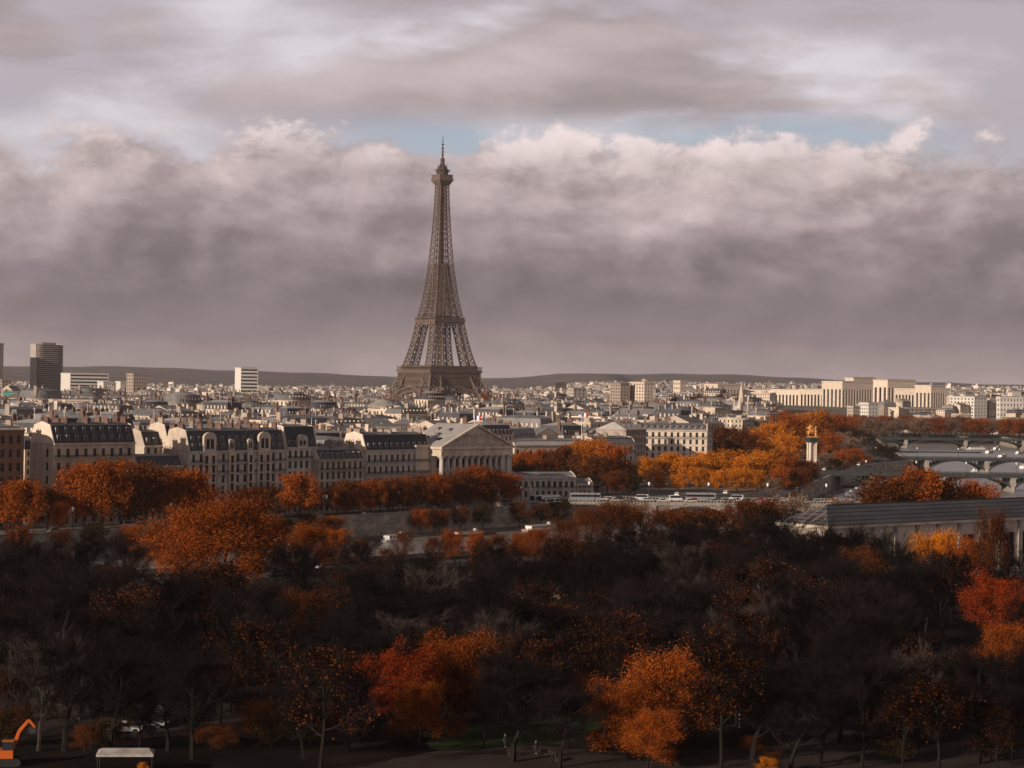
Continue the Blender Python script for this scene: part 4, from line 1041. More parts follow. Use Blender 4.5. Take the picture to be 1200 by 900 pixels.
# blocks follow the quay frame; every few rows the street grid turns a little
while True:
    t = -900.0
    smax = 0
    rowd = 20.0 if band % 3 else 27.0
    while t < 2600:
        p = Q0 + QD*t - QN*s
        if 780 < p.y < 2600:
            u, _ = topix(p.x, p.y, 20)
            if -25 < u < 1225 and p.x < Lx(min(p.y, 2250)) - 45: cand.append((p.y, p.x, t, s, band))
        t += 27.5 + (9 if int((t+900)/27.5) % 4 == 3 else 0)
    s += rowd; band += 1
    if s > 2400: break
def blocked(x, y):
    if any((x-a)**2 + (y-b)**2 < r*r for a, b, r in OCC): return True
    if (x+83)**2 + (y-2550)**2 < 125**2: return True
    u, _ = topix(x, y, 0)
    if 735 < u and y < 1130: return True                      # the golden trees
    if 820 < u and y < 1640: return True
    if 905 < u and y < 2420: return True
    if 600 < u < 740 and y < 975: return True
    if x > Lx(min(y, 2250)) - 60: return True
    return False
cand.sort()
n_ind = 0
for (y, x, t, s_, b) in cand:
    jx, jy = rngp.uniform(-2, 2), rngp.uniform(-2, 2)
    p = PROT[rngp.randrange(len(PROT))]
    r90 = rngp.random() < .35
    rot = ang0 + (R(90) if r90 else 0) + R(6*math.sin(b*.4) + rngp.uniform(-3, 3)) + (R(18) if x < -250 else 0)
    x2, y2 = x+jx, y+jy
    if blocked(x2, y2): continue
    sz = rngp.uniform(.90, 1.12); z = terr(x2, y2)
    if y2 > 1250 and rngp.random() < 0.08: sz *= 1.25
    if y2 < 1000: sz = min(sz, 1.0)
    off = Vector((-p['w']/2, -p['d']/2)); c, sn = math.cos(rot), math.sin(rot)
    loc = (x2 + off.x*c - off.y*sn, y2 + off.x*sn + off.y*c, z)
    if n_ind < 285:
        u, _v = topix(x2, y2, 20)
        if u < -12: continue
        root = empty('city_house', loc, rot, (1, 1, sz)); put('wall', p['wall_me'], root); put('roof', p['roof_me'], root)
        for cme in p['ch_me']: put('chimney', cme, root)
        if p['ant_me']: put('aerial', p['ant_me'], root)
        row_ = 'nearer' if y2 < 1000 else ('middle' if y2 < 1150 else 'farther')
        tag(root, None, 'house', G_C); reg(root, f"{row_} {WNAME[p['wm']]} house, {RNAME[p['kind']]},", zone(u)); n_ind += 1
    else: mass.append((p, loc, rot, sz))
def merge(name, items, mats_key):
    """many houses of the far mass as one mesh"""
    V = []; loops = []; tot = []; mi = []; mats = []; base = 0
    cache = {}
    for p, loc, rot, sz in items:
        for key, mk in (('wall', [p['wm'], 'window_glass']), ('roof', p['rmats'])) + tuple((('ch', i), p['cmats']) for i in range(len(p['ch']))):
            ck = (id(p), key)
            if ck not in cache:
                src = p[key] if isinstance(key, str) else p['ch'][key[1]]
                cache[ck] = (np.array(src.v, dtype=np.float64), np.concatenate([np.array(f) for f in src.f]), np.array([len(f) for f in src.f]), np.array(src.m))
            v, lo, lt, m_ = cache[ck]
            idx = []
            for q in mk:
                if q not in mats: mats.append(q)
                idx.append(mats.index(q))
            c, s_ = math.cos(rot), math.sin(rot); w = v.copy(); w[:, 2] *= sz
            V.append(np.stack([w[:,0]*c - w[:,1]*s_ + loc[0], w[:,0]*s_ + w[:,1]*c + loc[1], w[:,2] + loc[2]], 1))
            loops.append(lo + base); tot.append(lt); mi.append(np.array(idx)[m_]); base += len(v)
    V = np.concatenate(V); loops = np.concatenate(loops); tot = np.concatenate(tot); mi = np.concatenate(mi)
    me = bpy.data.meshes.new(name); me.vertices.add(len(V)); me.vertices.foreach_set('co', V.ravel()); me.loops.add(len(loops)); me.loops.foreach_set('vertex_index', loops.astype(np.int32))
    me.polygons.add(len(tot)); st = np.concatenate([[0], np.cumsum(tot)[:-1]]); me.polygons.foreach_set('loop_start', st.astype(np.int32)); me.polygons.foreach_set('loop_total', tot.astype(np.int32))
    for q in mats: me.materials.append(MATS[q])
    me.polygons.foreach_set('material_index', mi.astype(np.int32)); me.update(calc_edges=True)
    o = bpy.data.objects.new(name, me); COL.objects.link(o); return o
if mass: tag(merge('distant_houses', mass, None), 'dense mass of distant city houses and rooftops around the iron tower', 'city mass', kind='stuff')
print('individual houses', n_ind, 'mass', len(mass))
def far_mass():
    rg = random.Random(9); mb = MB()
    n = 0
    while n < 5200:
        y = 2560 + (rg.random()**1.5)*5400; u = rg.uniform(-640, 640); x = u/F*y
        if (x+83)**2 + (y-2550)**2 < 150**2: continue
        if y < 2960 and 205 < u < 520: continue
        if y < 2600 and u > 300: continue
        px = 600+u
        if px > 880 and y < 3300: continue
        z = terr(x, y); w, d, h = rg.uniform(8, 24), rg.uniform(8, 16), rg.uniform(6, 15)
        if rg.random() < .03: h += rg.uniform(4, 12); w *= .7
        if y > 5200: h *= .8
        a = rg.uniform(0, math.pi); c, s_ = math.cos(a), math.sin(a); i0 = len(mb.v); t = MB()
        t.box(0, w, 0, d, -3, h, 0, False); t.frustum((-.2, w+.2, -.2, d+.2), (w*.2, w*.8, d*.35, d*.65), h+.02, h+rg.uniform(.6, 3.5), 1 if rg.random() < .8 else 2)
        if rg.random() < .7: t.box(w*.1, w*.1+.9, d*.3, d*.6, h, h+4.2, 0)
        for v in t.v: mb.v.append((v[0]*c - v[1]*s_ + x, v[0]*s_ + v[1]*c + y, v[2]+z))
        mb.f += [tuple(k+i0 for k in f) for f in t.f]; mb.m += t.m; n += 1
    tag(mb.build('far_suburbs', ['far_wall', 'zinc', 'terracotta'], fix=False), 'far pale suburbs spread over the slopes before the hills', 'city mass', kind='stuff')
far_mass()
# right bank slope houses, each one its own thing
rg = random.Random(21); G_S = 'houses on the slope above the right bank trees'
for k in range(34):
    px = rg.uniform(1000, 1215); D = rg.uniform(2360, 2620) if k < 22 else rg.uniform(2900, 3300)
    if k >= 22: px = rg.uniform(1105, 1210)
    p = PROT[rg.randrange(len(PROT))]; x = XatD(px, D); rot = R(rg.uniform(20, 60)); sz = rg.uniform(.62, .92)
    root = empty('hillside_house', (x, D, terr(x, D)-1), rot, (.8, .8, sz)); put('wall', p['wall_me'], root); put('roof', p['roof_me'], root)
    for cme in p['ch_me']: put('chimney', cme, root)
    tag(root, None, 'house', G_S); reg(root, f"distant {WNAME[p['wm']]} slope house, {RNAME[p['kind']]},", 'below the hill palace' if px < 1110 else 'at the right edge skyline')

# ------------------------------------------------------------------ pavilion with long slate roof (near right)
def pavilion():
    C = (70.6, 499.0); rot = math.atan2(.669, .743); L, W, E, H = 104.0, 14.0, 14.6, 4.0
    root = empty('garden_gallery', (*C, 0), rot); tag(root, 'long cream stone gallery with dark slate roof beside the river', 'gallery')
    bay = 8.0; xs = [(i*bay+1.6, i*bay+6.4) for i in range(13)]
    wall = MB(); hol = [x for i, x in enumerate(xs) if i >= 5]
    wall.wall('y', 0, 0, L, 0, E, (hol, [(2.5, 11.0)]), -1, .5); wall.wall('x', 0, 0, W, 0, E, (cols(1, W-1, 2, 4.0), [(2.5, 11.0)]), -1, .5, 1)
    wall.wall('x', L, 0, W, 0, E, ([], []), 1); wall.wall('y', W, 0, L, 0, E, ([], []), 1); wall.build('wall', ['limestone_pale', 'window_glass'], root)
    for i, (a, b) in enumerate(xs):
        if i < 5:
            m = MB(); m.box(a-.2, b+.2, -.12, -.003, 2.2, 11.3); m.build('blind_panel', 'limestone_pale', root)
        else:
            m = MB(); m.quad((a, .45, 2.5), (b, .45, 2.5), (b, .45, 11), (a, .45, 11), 0)
            for k in range(5): x = a+(b-a)*k/4; m.box(x-.07, x+.07, .36, .446, 2.5, 11, 1)
            for z in (5.2, 8.0): m.box(a, b, .35, .44, z, z+.12, 1)
            m.build('window', ['window_glass', 'dark_iron'], root, fix=False)
    for i in range(14):
        m = MB(); x = i*bay; m.box(x-.45, x+.45, -.4, -.004, 0, E-1.3); m.box(x-.6, x+.6, -.55, -.005, E-1.297, E-.8); m.build('pilaster', 'bridge_stone', root)
    m = MB(); m.box(-.7, L+.7, -.8, W+.7, E-.6, E); m.box(-.5, L+.5, -.6, W+.5, E-.797, E-.603); m.build('cornice', 'limestone', root)
    r = MB(); z0, z1 = E+.01, E+H
    hip = 8.0
    n = 5
    for k in range(n):                                   # lapped slate courses, each standing proud of the one above
        t0, t1 = k/n, (k+1)/n
        f = lambda t, lift=0: (-.9+(W/2+.9)*t, z0+(z1-z0)*t+lift)
        (ya, za), (yb, zb) = f(t0, .14), f(t1, 0.0)
        xa0, xa1 = -.8+(hip+.8)*t0, -.8+(hip+.8)*t1
        r.quad((xa0, ya, za), (L+.8, ya, za), (L+.8, yb, zb), (xa1, yb, zb), 0); r.quad((xa0, ya, za-.16), (L+.8, ya, za-.16), (L+.8, ya, za), (xa0, ya, za), 2)
        r.quad((xa0, W-ya, za), (L+.8, W-ya, za), (L+.8, W-yb, zb), (xa1, W-yb, zb), 0)
        r.quad((xa0, ya, za), (xa0, W-ya, za), (xa1, W-yb, zb), (xa1, yb, zb), 1)
    r.poly([(L+.8, -.9, z0), (L+.8, W+.9, z0), (L+.8, W/2, z1)], 0)
    r.box(hip, L+.8, W/2-.25, W/2+.25, z1-.05, z1+.18, 2)
    rf = r.build('roof', ['pavilion_roof', 'skylight', 'dark_iron'], root, fix=False)
    for k in range(7):
        y = -.5 + (W+1)*k/6; q = MB(); t = 1 - abs(k-3)/3.0; q.beam((-.7, y, z0+.22), (-.8+(hip+.8)*max(t, .05), y, z0+(z1-z0)*max(t, .05)+.2), .12); q.build('glazing_bar', 'concrete', rf)
    wr = MB(); wr.box(84, L+.5, W/2+.4, W+.6, z1-1.6, z1-.6); wr.build('roof_terrace', 'white_paint', rf)
pavilion()
# low curved-roof shed left of the gallery (half hidden)
def shed():
    p = ground_at(925, 655); root = empty('greenhouse', (p.x-4, 496, 0), R(42)); tag(root, 'low glazed lean-to with rusty roof at the left end of the gallery', 'shed')
    m = MB(); m.box(-12, 0, 2, 14, 0, 9); m.build('wall', 'limestone_grey', root)
    m = MB(); m.frustum((-12.6, .3, 1.4, 14.6), (-9, -3, 7.4, 8.6), 9.01, 12.4, 0, True, True); m.build('roof', 'terracotta', root)
shed()

# ------------------------------------------------------------------ bridges
def lamp_proto():
    r = empty('street_lamp', (0, 0, 0)); m = MB(); m.lathe(0, 0, [(.3, 0), (.26, .5), (.13, .8), (.09, 6.2), (.2, 6.4)], 8); m.build('post', 'dark_iron', r)
    m = MB(); m.lathe(0, 0, [(.14, 6.4), (.38, 6.9), (.42, 7.4), (.2, 7.7), (0, 7.85)], 8); m.build('lantern', 'white_paint', r)
    return r
LAMP = lamp_proto(); lamp_used = [False]
def lamp(x, y, z, where, sc=1.0):
    o = LAMP if not lamp_used[0] else copy_tree(LAMP); lamp_used[0] = True
    o.location = (x, y, z); o.scale = (sc,)*3; tag(o, None, 'street lamp', 'street lamps on bridges and quays'); reg(o, 'slim lamp with pale lantern', where); return o
def bridge(name, label, A, B, zdeck, wid, nar, rise, mdeck, mpier, zspring=-5.0, th=1.1):
    A = Vector(A); B = Vector(B); d = B-A; L = d.length; rot = math.atan2(d.y, d.x); root = empty(name, (A.x, A.y, 0), rot); tag(root, label, 'bridge')
    m = MB(); m.box(0, L, 0, wid, zdeck-th, zdeck); m.build('deck', mdeck, root)
    rd = MB(); rd.quad((0, 2.5, zdeck+.006), (L, 2.5, zdeck+.006), (L, wid-2.5, zdeck+.006), (0, wid-2.5, zdeck+.006)); rd.build('roadway', 'asphalt', root, fix=False)
    for y in (.02, wid-.32):
        p = MB(); p.box(0, L, y, y+.3, zdeck+.9, zdeck+1.1); n = int(L/1.3)
        for i in range(n+1): x = (L-.4)*i/n; p.box(x, x+.35, y+.03, y+.27, zdeck+.003, zdeck+.897, 0, False)
        p.box(0, L, y+.05, y+.25, zdeck+.004, zdeck+.2); p.build('parapet', mdeck, root, fix=False)
    sp = L/nar
    for i in range(nar):
        x0, x1 = i*sp+1.2, (i+1)*sp-1.2; n = 16; pts = []
        for k in range(n+1):
            t = k/n; pts.append((x0+(x1-x0)*t, zspring + (zdeck-th-.3-zspring)*(1-(2*t-1)**2)**.75*1.0))
        for y0, y1 in ((.4, 1.4), (wid-1.4, wid-.4), (wid/2-.5, wid/2+.5)):
            a = MB()
            for (xa, za), (xb, zb) in zip(pts, pts[1:]):
                a.quad((xa, y0, za), (xb, y0, zb), (xb, y1, zb), (xa, y1, za)); top = zdeck-th
                if mdeck == 'bridge_stone': ua = ub = top - .01
                else: ua, ub = min(top-.01, za+1.0), min(top-.01, zb+1.0)
                a.quad((xa, y0, za), (xb, y0, zb), (xb, y0, ub), (xa, y0, ua)); a.quad((xa, y1, za), (xb, y1, zb), (xb, y1, ub), (xa, y1, ua)); a.quad((xa, y0, ua), (xb, y0, ub), (xb, y1, ub), (xa, y1, ua))
                if mdeck != 'bridge_stone' and ua < top-.3: a.box(xa-.15, xa+.15, y0, y1, za, top-.005)
            a.build('arch', mdeck, root, fix=False)
    for i in range(nar+1):
        p = MB(); x = i*sp; p.box(x-1.25, x+1.25, -.6, wid+.6, -9.4, zdeck-th-.004); p.cyl(x, -.6, -9.4, zspring+1, 1.25, 1.0, 10); p.build('pier', mpier, root)
    return root, L, rot
BR = []
_, Lb, rb = bridge('road_bridge', 'wide stone bridge crowded with traffic leading to the temple palace', (22, 846), (182, 868), .9, 22, 5, 3, 'bridge_stone', 'bridge_stone')
BR.append(((22, 846), rb, Lb))
bridge('arch_bridge', 'low steel arched bridge beside the gilded column, nearest of three', (150, 1160), (335, 1168), 1.4, 18, 5, 3, 'bridge_green', 'bridge_stone')
bridge('arch_bridge', 'second low arched bridge behind the bridge of the gilded column', (222, 1400), (375, 1412), 2.4, 16, 4, 3, 'bridge_green', 'bridge_stone')
bridge('arch_bridge', 'farthest long flat green bridge in front of the brown trees', (300, 2010), (520, 2035), 1.6, 18, 4, 3, 'bridge_green', 'bridge_stone')
for k in range(7): 
    for sgn, yy in ((0, 1.2), ):
        x = 8+Lb*k/7.0; c, s_ = math.cos(rb), math.sin(rb); lamp(22+x*c-yy*s_, 846+x*s_+yy*c, .9, 'on the crowded stone bridge')
for k in range(7): lamp(158+26*k, 1162+.3*k, 1.4, 'on the arched bridge by the gilded column', .9)
for k in range(6): lamp(228+26*k, 1402+1.5*k, 2.4, 'on the second arched bridge', .9)
for y in (610, 640, 670, 700, 730, 760, 790, 815): p = bank(LB, y, 4.5); lamp(p.x, p.y, .12, 'on the far quay pavement')

def gilded_column(px, D, zb, ztop, zst, label, s=1.0):
    root = empty('gilded_column', (XatD(px, D), D, zb), R(20), (.82, .82, 1)); tag(root, label, 'monument'); H = ztop-zb
    m = MB(); m.box(-3.2, 3.2, -3.2, 3.2, 0, 2.2); m.box(-2.8, 2.8, -2.8, 2.8, 2.203, 4.5); m.box(-1.5, 1.5, -1.5, 1.5, 4.504, H-2.6); m.build('pedestal', 'limestone_pale', root)
    for sx in (-1, 1):
        for sy in (-1, 1):
            c = MB(); c.lathe(sx*2.05, sy*2.05, [(.75, 4.504), (.6, 5), (.56, H-3.8), (.8, H-2.9), (.8, H-2.62)], 10); c.build('column', 'limestone_pale', root)
    m = MB(); m.box(-3.0, 3.0, -3.0, 3.0, H-2.6, H-1.2); m.box(-3.4, 3.4, -3.4, 3.4, H-1.197, H-.5); m.box(-2.4, 2.4, -2.4, 2.4, H-.497, H); m.build('capital_block', 'bridge_green', root)
    # winged horse led by a figure
    g = MB(); rg = random.Random(4); z = H
    g.box(-2.2, 2.2, -1.4, 1.4, z+.003, z+.4)
    GS = [None]
    bm = [((-1.0, 0, z+2.2), (.95, .55, .8)), ((.2, 0, z+2.5), (1.2, .6, .75)), ((-1.6, 0, z+2.0), (.7, .55, .7))]
    for c, r_ in bm: g.blob(c, r_, rg, 0, 10, 7, .06)
    g.beam((1.0, 0, z+2.7), (1.9, 0, z+4.2), .9, .55, 0, 8); g.beam((1.8, 0, z+4.2), (2.6, 0, z+3.8), .55, .3, 0, 8); g.beam((1.9, .1, z+4.2), (1.85, .1, z+4.6), .15, .05)
    for (x0, x1, x2) in ((1.1, 1.9, 1.6), (.9, 1.3, 1.9)): g.beam((x0, .3 if x2 < 1.7 else -.3, z+2.2), (x1, .3 if x2 < 1.7 else -.3, z+1.6), .4, .25, 0, 6); g.beam((x1, .3 if x2 < 1.7 else -.3, z+1.6), (x2, .3 if x2 < 1.7 else -.3, z+.7), .25, .16, 0, 6)
    for sgn in (-1, 1): g.beam((-1.7, .3*sgn, z+2.0), (-2.0, .35*sgn, z+1.2), .55, .3, 0, 6); g.beam((-2.0, .35*sgn, z+1.2), (-1.7, .35*sgn, z+.35), .3, .18, 0, 6)
    g.beam((-2.2, 0, z+2.3), (-3.0, 0, z+1.5), .35, .1, 0, 6)
    def up_(o): o.scale = (1.45, 1.45, 1.35); o.location = (0, 0, -H*.35); return o
    up_(g.build('horse_statue', 'gilding', root))
    w = MB()
    for sgn in (-1, 1):
        for k in range(6): w.beam((.3-.1*k, .4*sgn, z+2.9), (-.2-.42*k, (.9+.1*k)*sgn, z+5.1-.28*k), .34, .12)
    up_(w.build('wings', 'gilding', root))
    f = MB(); f.lathe(1.3, -1.0, [(.4, z+.403), (.42, z+1.2), (.28, z+1.7), (.36, z+2.2), (.3, z+2.6), (.12, z+2.8), (.2, z+3.0), (.16, z+3.2), (0, z+3.3)], 8); f.beam((1.3, -1.0, z+2.5), (2.2, -.5, z+3.4), .2, .14, 0, 6); up_(f.build('figure', 'gilding', root))
gilded_column(951, 1180, -2, 19.4, 25, 'tall stone column bearing a gilded winged horse group at the bridge')
gilded_column(1262, 1180, 0, 19.4, 25, 'second stone column with gilded horse on the opposite bank')

# ------------------------------------------------------------------ boats
def boat_proto(L, W, kind):
    r = empty('river_boat', (0, 0, 0)); h = MB(); st = [(-.5, .75, 1.3), (-.42, .95, 1.1), (0, 1, 1.0), (.36, .9, 1.05), (.46, .55, 1.25), (.5, .05, 1.5)]; n = len(st)
    i0 = len(h.v)
    for (t, w, z) in st: h.v += [(L*t, -W/2*w, z), (L*t, -W/2*w*.75, -.5), (L*t, W/2*w*.75, -.5), (L*t, W/2*w, z)]
    for k in range(n-1):
        a, b = i0+k*4, i0+(k+1)*4
        for q in range(4): h.f.append((a+q, a+(q+1) % 4, b+(q+1) % 4, b+q)); h.m.append(0)
    h.f += [(i0, i0+1, i0+2, i0+3), (i0+(n-1)*4+3, i0+(n-1)*4+2, i0+(n-1)*4+1, i0+(n-1)*4)]; h.m += [0, 0]
    h.build('hull', 'car_black' if kind == 1 else 'car_white', r)
    c = MB(); z0 = 1.1
    cz = 3.2 if kind != 1 else 2.4; xl = -.4*L if kind != 1 else -.42*L; xr = .28*L if kind != 1 else .1*L
    c.wall('y', -W*.36, xl, xr, z0, cz, (cols(xl+.5, xr-.5, int((xr-xl)/2.4), 1.7), [(z0+.6, cz-.4)]), -1, .12, 1); c.wall('y', W*.36, xl, xr, z0, cz, (cols(xl+.5, xr-.5, int((xr-xl)/2.4), 1.7), [(z0+.6, cz-.4)]), 1, .12, 1)
    c.wall('x', xl, -W*.36, W*.36, z0, cz, ([], []), -1); c.wall('x', xr, -W*.36, W*.36, z0, cz, ([], []), 1); c.build('cabin', ['white_paint', 'window_glass'], r)
    t = MB(); t.box(xl-.4, xr+.6, -W*.4, W*.4, cz+.003, cz+.18); t.build('roof', 'canvas_white' if kind != 1 else 'zinc', r)
    w = MB(); w.frustum((xr-4.5, xr-2, -1.1, 1.1), (xr-4.3, xr-2.3, -.9, .9), cz+.184, cz+1.5); w.build('wheelhouse', 'concrete', r)
    return r
BP = [boat_proto(34, 6.5, 0), boat_proto(38, 5.2, 1), boat_proto(22, 5.5, 2)]; bu = [0, 0, 0]
def boat(k, px, py, rz, look, where, sc=1.0, z=-7.0, xy=None):
    p = ground_at(px, py, z) if xy is None else Vector((*xy, z)); o = BP[k] if not bu[k] else copy_tree(BP[k]); bu[k] = 1
    o.location = (p.x, p.y, z+.15); o.rotation_euler = (0, 0, rz); o.scale = (sc*.62,)*3; tag(o, None, 'boat', 'boats moored on the river'); reg(o, look, where); return o
for (y, k) in ((705, 0), (742, 2), (775, 1), (806, 0)):
    a = bank(LB, y, -14); boat(k, 0, 0, QROT, ['long white tour boat', 'dark hulled barge', 'small white cruiser'][k], 'moored below the long quay wall', xy=a.xy)
for (y, k, o_) in ((1090, 0, -6), (1125, 2, -6), (1215, 1, -6), (1260, 2, -7), (1330, 0, -6), (1480, 2, -6)):
    a = bank(LB, y, o_-8); boat(k, 0, 0, math.atan2(1, .25), ['white tour boat', 'dark hulled barge', 'white cruiser'][k], 'near the gilded column quay', xy=a.xy)
for (px, py, k, rz) in ((1160, 531, 0, 1.1), (1175, 536, 0, 1.1), (1190, 541, 1, 1.1), (1196, 532, 2, .8), (1168, 527, 2, 1.0), (1130, 525, 2, .1), (1146, 527, 0, .3), (1185, 571, 1, 1.2), (1110, 573, 2, 1.0), (1198, 549, 0, 1.3), (1150, 553, 2, .2)):
    boat(k, px, py, rz, ['white tour boat', 'dark hulled barge', 'white cruiser'][k], 'on the right stretch of river')
def pontoon():
    a, b = ground_at(1052, 530, -7), ground_at(1150, 531, -7); root = empty('pontoon', (a.x, a.y, -7), math.atan2(b.y-a.y, b.x-a.x)); tag(root, 'thin dark floating pontoon line across the water between two bridges', 'pontoon')
    L = (b-a).xy.length; m = MB(); m.box(0, L, 0, 3, -.3, .9); m.build('deck', 'dark_iron', root); m = MB(); railing(m, 0, L, .1, .9, 1.0, 2.0); m.build('railing', 'dark_iron', root)
pontoon()

# ------------------------------------------------------------------ vehicles
def car_proto(L, W, H, paint, name, kind='car'):
    r = empty(name, (0, 0, 0)); b = MB(); hb = H*.58
    if kind == 'car': low = [(-L/2, .35), (-L/2, hb*.9), (-L/2+.1, hb), (L/2-.9, hb*.95), (L/2, hb*.72), (L/2, .35)]; cab = [(-L/2+.35, hb), (-L/2+.75, H-.05), (L*.05, H), (L*.24, hb*.98)]
    elif kind == 'van': low = [(-L/2, .4), (-L/2, hb), (L/2-.3, hb*.95), (L/2, hb*.7), (L/2, .4)]; cab = [(-L/2+.02, hb), (-L/2+.1, H), (L*.3, H), (L*.44, hb*.98)]
    else: low = [(-L/2, .4), (-L/2, 1.35), (L/2, 1.35), (L/2, .4)]; cab = [(-L/2+.02, 1.35), (-L/2+.1, H), (L/2-.3, H), (L/2-.02, 1.35)]
    def pr(mb, P, w0, w1, zc, m=0):
        n = len(P); i = len(mb.v); 
        for s in (-1, 1):
            for x, z in P: mb.v.append((x, s*(w0 if z <= zc+.01 else w1)/2, z))
        for k in range(n): mb.f.append((i+k, i+(k+1) % n, i+n+(k+1) % n, i+n+k)); mb.m.append(m)
        mb.f += [tuple(i+k for k in range(n))[::-1], tuple(i+n+k for k in range(n))]; mb.m += [m, m]
    pr(b, low, W, W, 9); pr(b, [(x, z-.002 if z > hb+.2 else z) for x, z in cab], W*.96, W*.8 if kind == 'car' else W*.92, (1.36 if kind == 'bus' else hb+.01)); b.build('body', paint, r)
    g = MB(); z0, z1 = (1.75, H-.7) if kind == 'bus' else (hb+.06, H-.12)
    for s in (-1, 1):
        y0, y1 = s*(W*.96/2+.012), s*((W*.8 if kind == 'car' else W*.92)/2+.03)
        xs = (cab[0][0]+.35, cab[3][0]-.25); g.quad((xs[0], y0, z0), (xs[1], y0, z0), (xs[1]-(.3 if kind != 'bus' else .05), y1, z1), (xs[0]+.25, y1, z1))
    a, c = cab[2], cab[3]; 
    g.quad((c[0]+.02, -W*.42, c[1]+.07), (c[0]+.02, W*.42, c[1]+.07), (a[0]+.06, W*.37, a[1]-.08), (a[0]+.06, -W*.37, a[1]-.08)); a, c = cab[1], cab[0]
    g.quad((c[0]-.03, -W*.42, c[1]+.09), (c[0]-.03, W*.42, c[1]+.09), (a[0]-.05, W*.37, a[1]-.1), (a[0]-.05, -W*.37, a[1]-.1)); g.build('windows', 'window_glass', r, fix=False)
    wr = .34 if kind == 'car' else .45
    for x in (-L*.31, L*.31):
        for s in (-1, 1):
            m = MB(); n = 12; i = 0; y0, y1 = s*(W/2-.2), s*(W/2+.02)
            for y in (y0, y1):
                for k in range(n): m.v.append((x+wr*math.cos(2*math.pi*k/n), y, wr+wr*math.sin(2*math.pi*k/n)))
            for k in range(n): m.f.append((k, (k+1) % n, n+(k+1) % n, n+k)); m.m.append(0)
            m.f += [tuple(range(n)), tuple(range(n, 2*n))]; m.m += [0, 0]; m.build('wheel', 'rubber', r)
    for s in (-1, 1): m = MB(); m.box(L/2-.03, L/2+.02, s*W*.36-.16, s*W*.36+.16, .62, .82); m.build('headlight', 'white_paint', r)
    return r
VP = {'white car': car_proto(4.3, 1.8, 1.5, 'car_white', 'parked_car'), 'grey car': car_proto(4.4, 1.8, 1.46, 'car_grey', 'parked_car'), 'black car': car_proto(4.5, 1.85, 1.45, 'car_black', 'parked_car'),
      'red car': car_proto(4.0, 1.75, 1.5, 'car_red', 'parked_car'), 'white van': car_proto(5.4, 2.0, 2.4, 'car_white', 'delivery_van', 'van'), 'white coach': car_proto(12, 2.5, 3.3, 'car_white', 'coach', 'bus'), 'grey coach': car_proto(12, 2.5, 3.3, 'car_grey', 'coach', 'bus')}
vu = set()
def vehicle(kind, x, y, z, rz, where, grp='vehicles on the bridge and quays'):
    o = VP[kind] if kind not in vu else copy_tree(VP[kind]); vu.add(kind); o.location = (x, y, z); o.rotation_euler = (0, 0, rz)
    tag(o, None, kind.split()[1], grp); reg(o, kind, where); return o
rv = random.Random(31); kinds = ['white car', 'grey car', 'white car', 'black car', 'white van', 'red car', 'grey car', 'white car']
c, s_ = math.cos(rb), math.sin(rb)
for lane, (yy, st, sgn) in enumerate(((4.5, 8.5, 0), (8.5, 9.5, 0), (13, 9, 1), (17, 10, 1))):
    x = 3 + lane*2
    while x < Lb-6:
        k = rv.choice(kinds) if rv.random() > .015 else 'grey coach'
        if k.endswith('coach'): x += 4
        vehicle(k, 22+x*c-yy*s_, 846+x*s_+yy*c, .91, rb + (math.pi if sgn else 0), ['in the nearest lane', 'in the second lane', 'in the third lane', 'in the far lane'][lane] + ' of the stone bridge')
        x += st*rv.uniform(.75, 1.5) + (5 if k.endswith('coach') else 0)
def qv(kind, px, off, where, dz=.012):
    t = None
    for y in range(600, 838, 1):
        p = bank(LB, y, off); u, _ = topix(p.x, p.y, 0)
        if u >= px: break
    d = (bank(LB, y+3, off)-p); vehicle(kind, p.x, p.y, dz, math.atan2(d.y, d.x), where)
for k, px, o_ in (('white car', 508, 12), ('grey coach', 586, 11), ('white coach', 640, 15.5), ('white car', 612, 8.5), ('grey car', 627, 9), ('white van', 641, 8), ('white van', 655, 8.5), ('white coach', 664, 12), ('white car', 560, 15), ('white car', 540, 9),
                  ('white car', 28, 9), ('white van', 106, 14), ('white van', 148, 14), ('grey car', 62, 13), ('black car', 470, 9), ('grey car', 430, 12), ('black car', 300, 10), ('white car', 372, 12)):
    qv(k, px, o_, 'on the far quay road')
for k in range(26):
    y = rv.uniform(905, 1340); p = bank(LB, y, rv.choice([10, 15, 19])); vehicle(rv.choice(kinds), p.x, p.y, .012, math.atan2(1, .4), 'on the quay before the golden trees')
for k in range(10):
    y = rv.uniform(400, 720); p = bank(RB, y, rv.choice([-13, -19])); d = bank(RB, y+3, -13)-bank(RB, y, -13); vehicle(rv.choice(kinds[:4]), p.x, p.y, .016, math.atan2(d.y, d.x), 'on the garden side quay road')
p = ground_at(146, 859); vehicle('white car', p.x, p.y, .006, R(8), 'parked on the gravel among the garden trees', 'vehicles parked in the garden')
p = ground_at(176, 852); vehicle('grey car', p.x, p.y, .006, R(-12), 'parked on the gravel among the garden trees', 'vehicles parked in the garden')

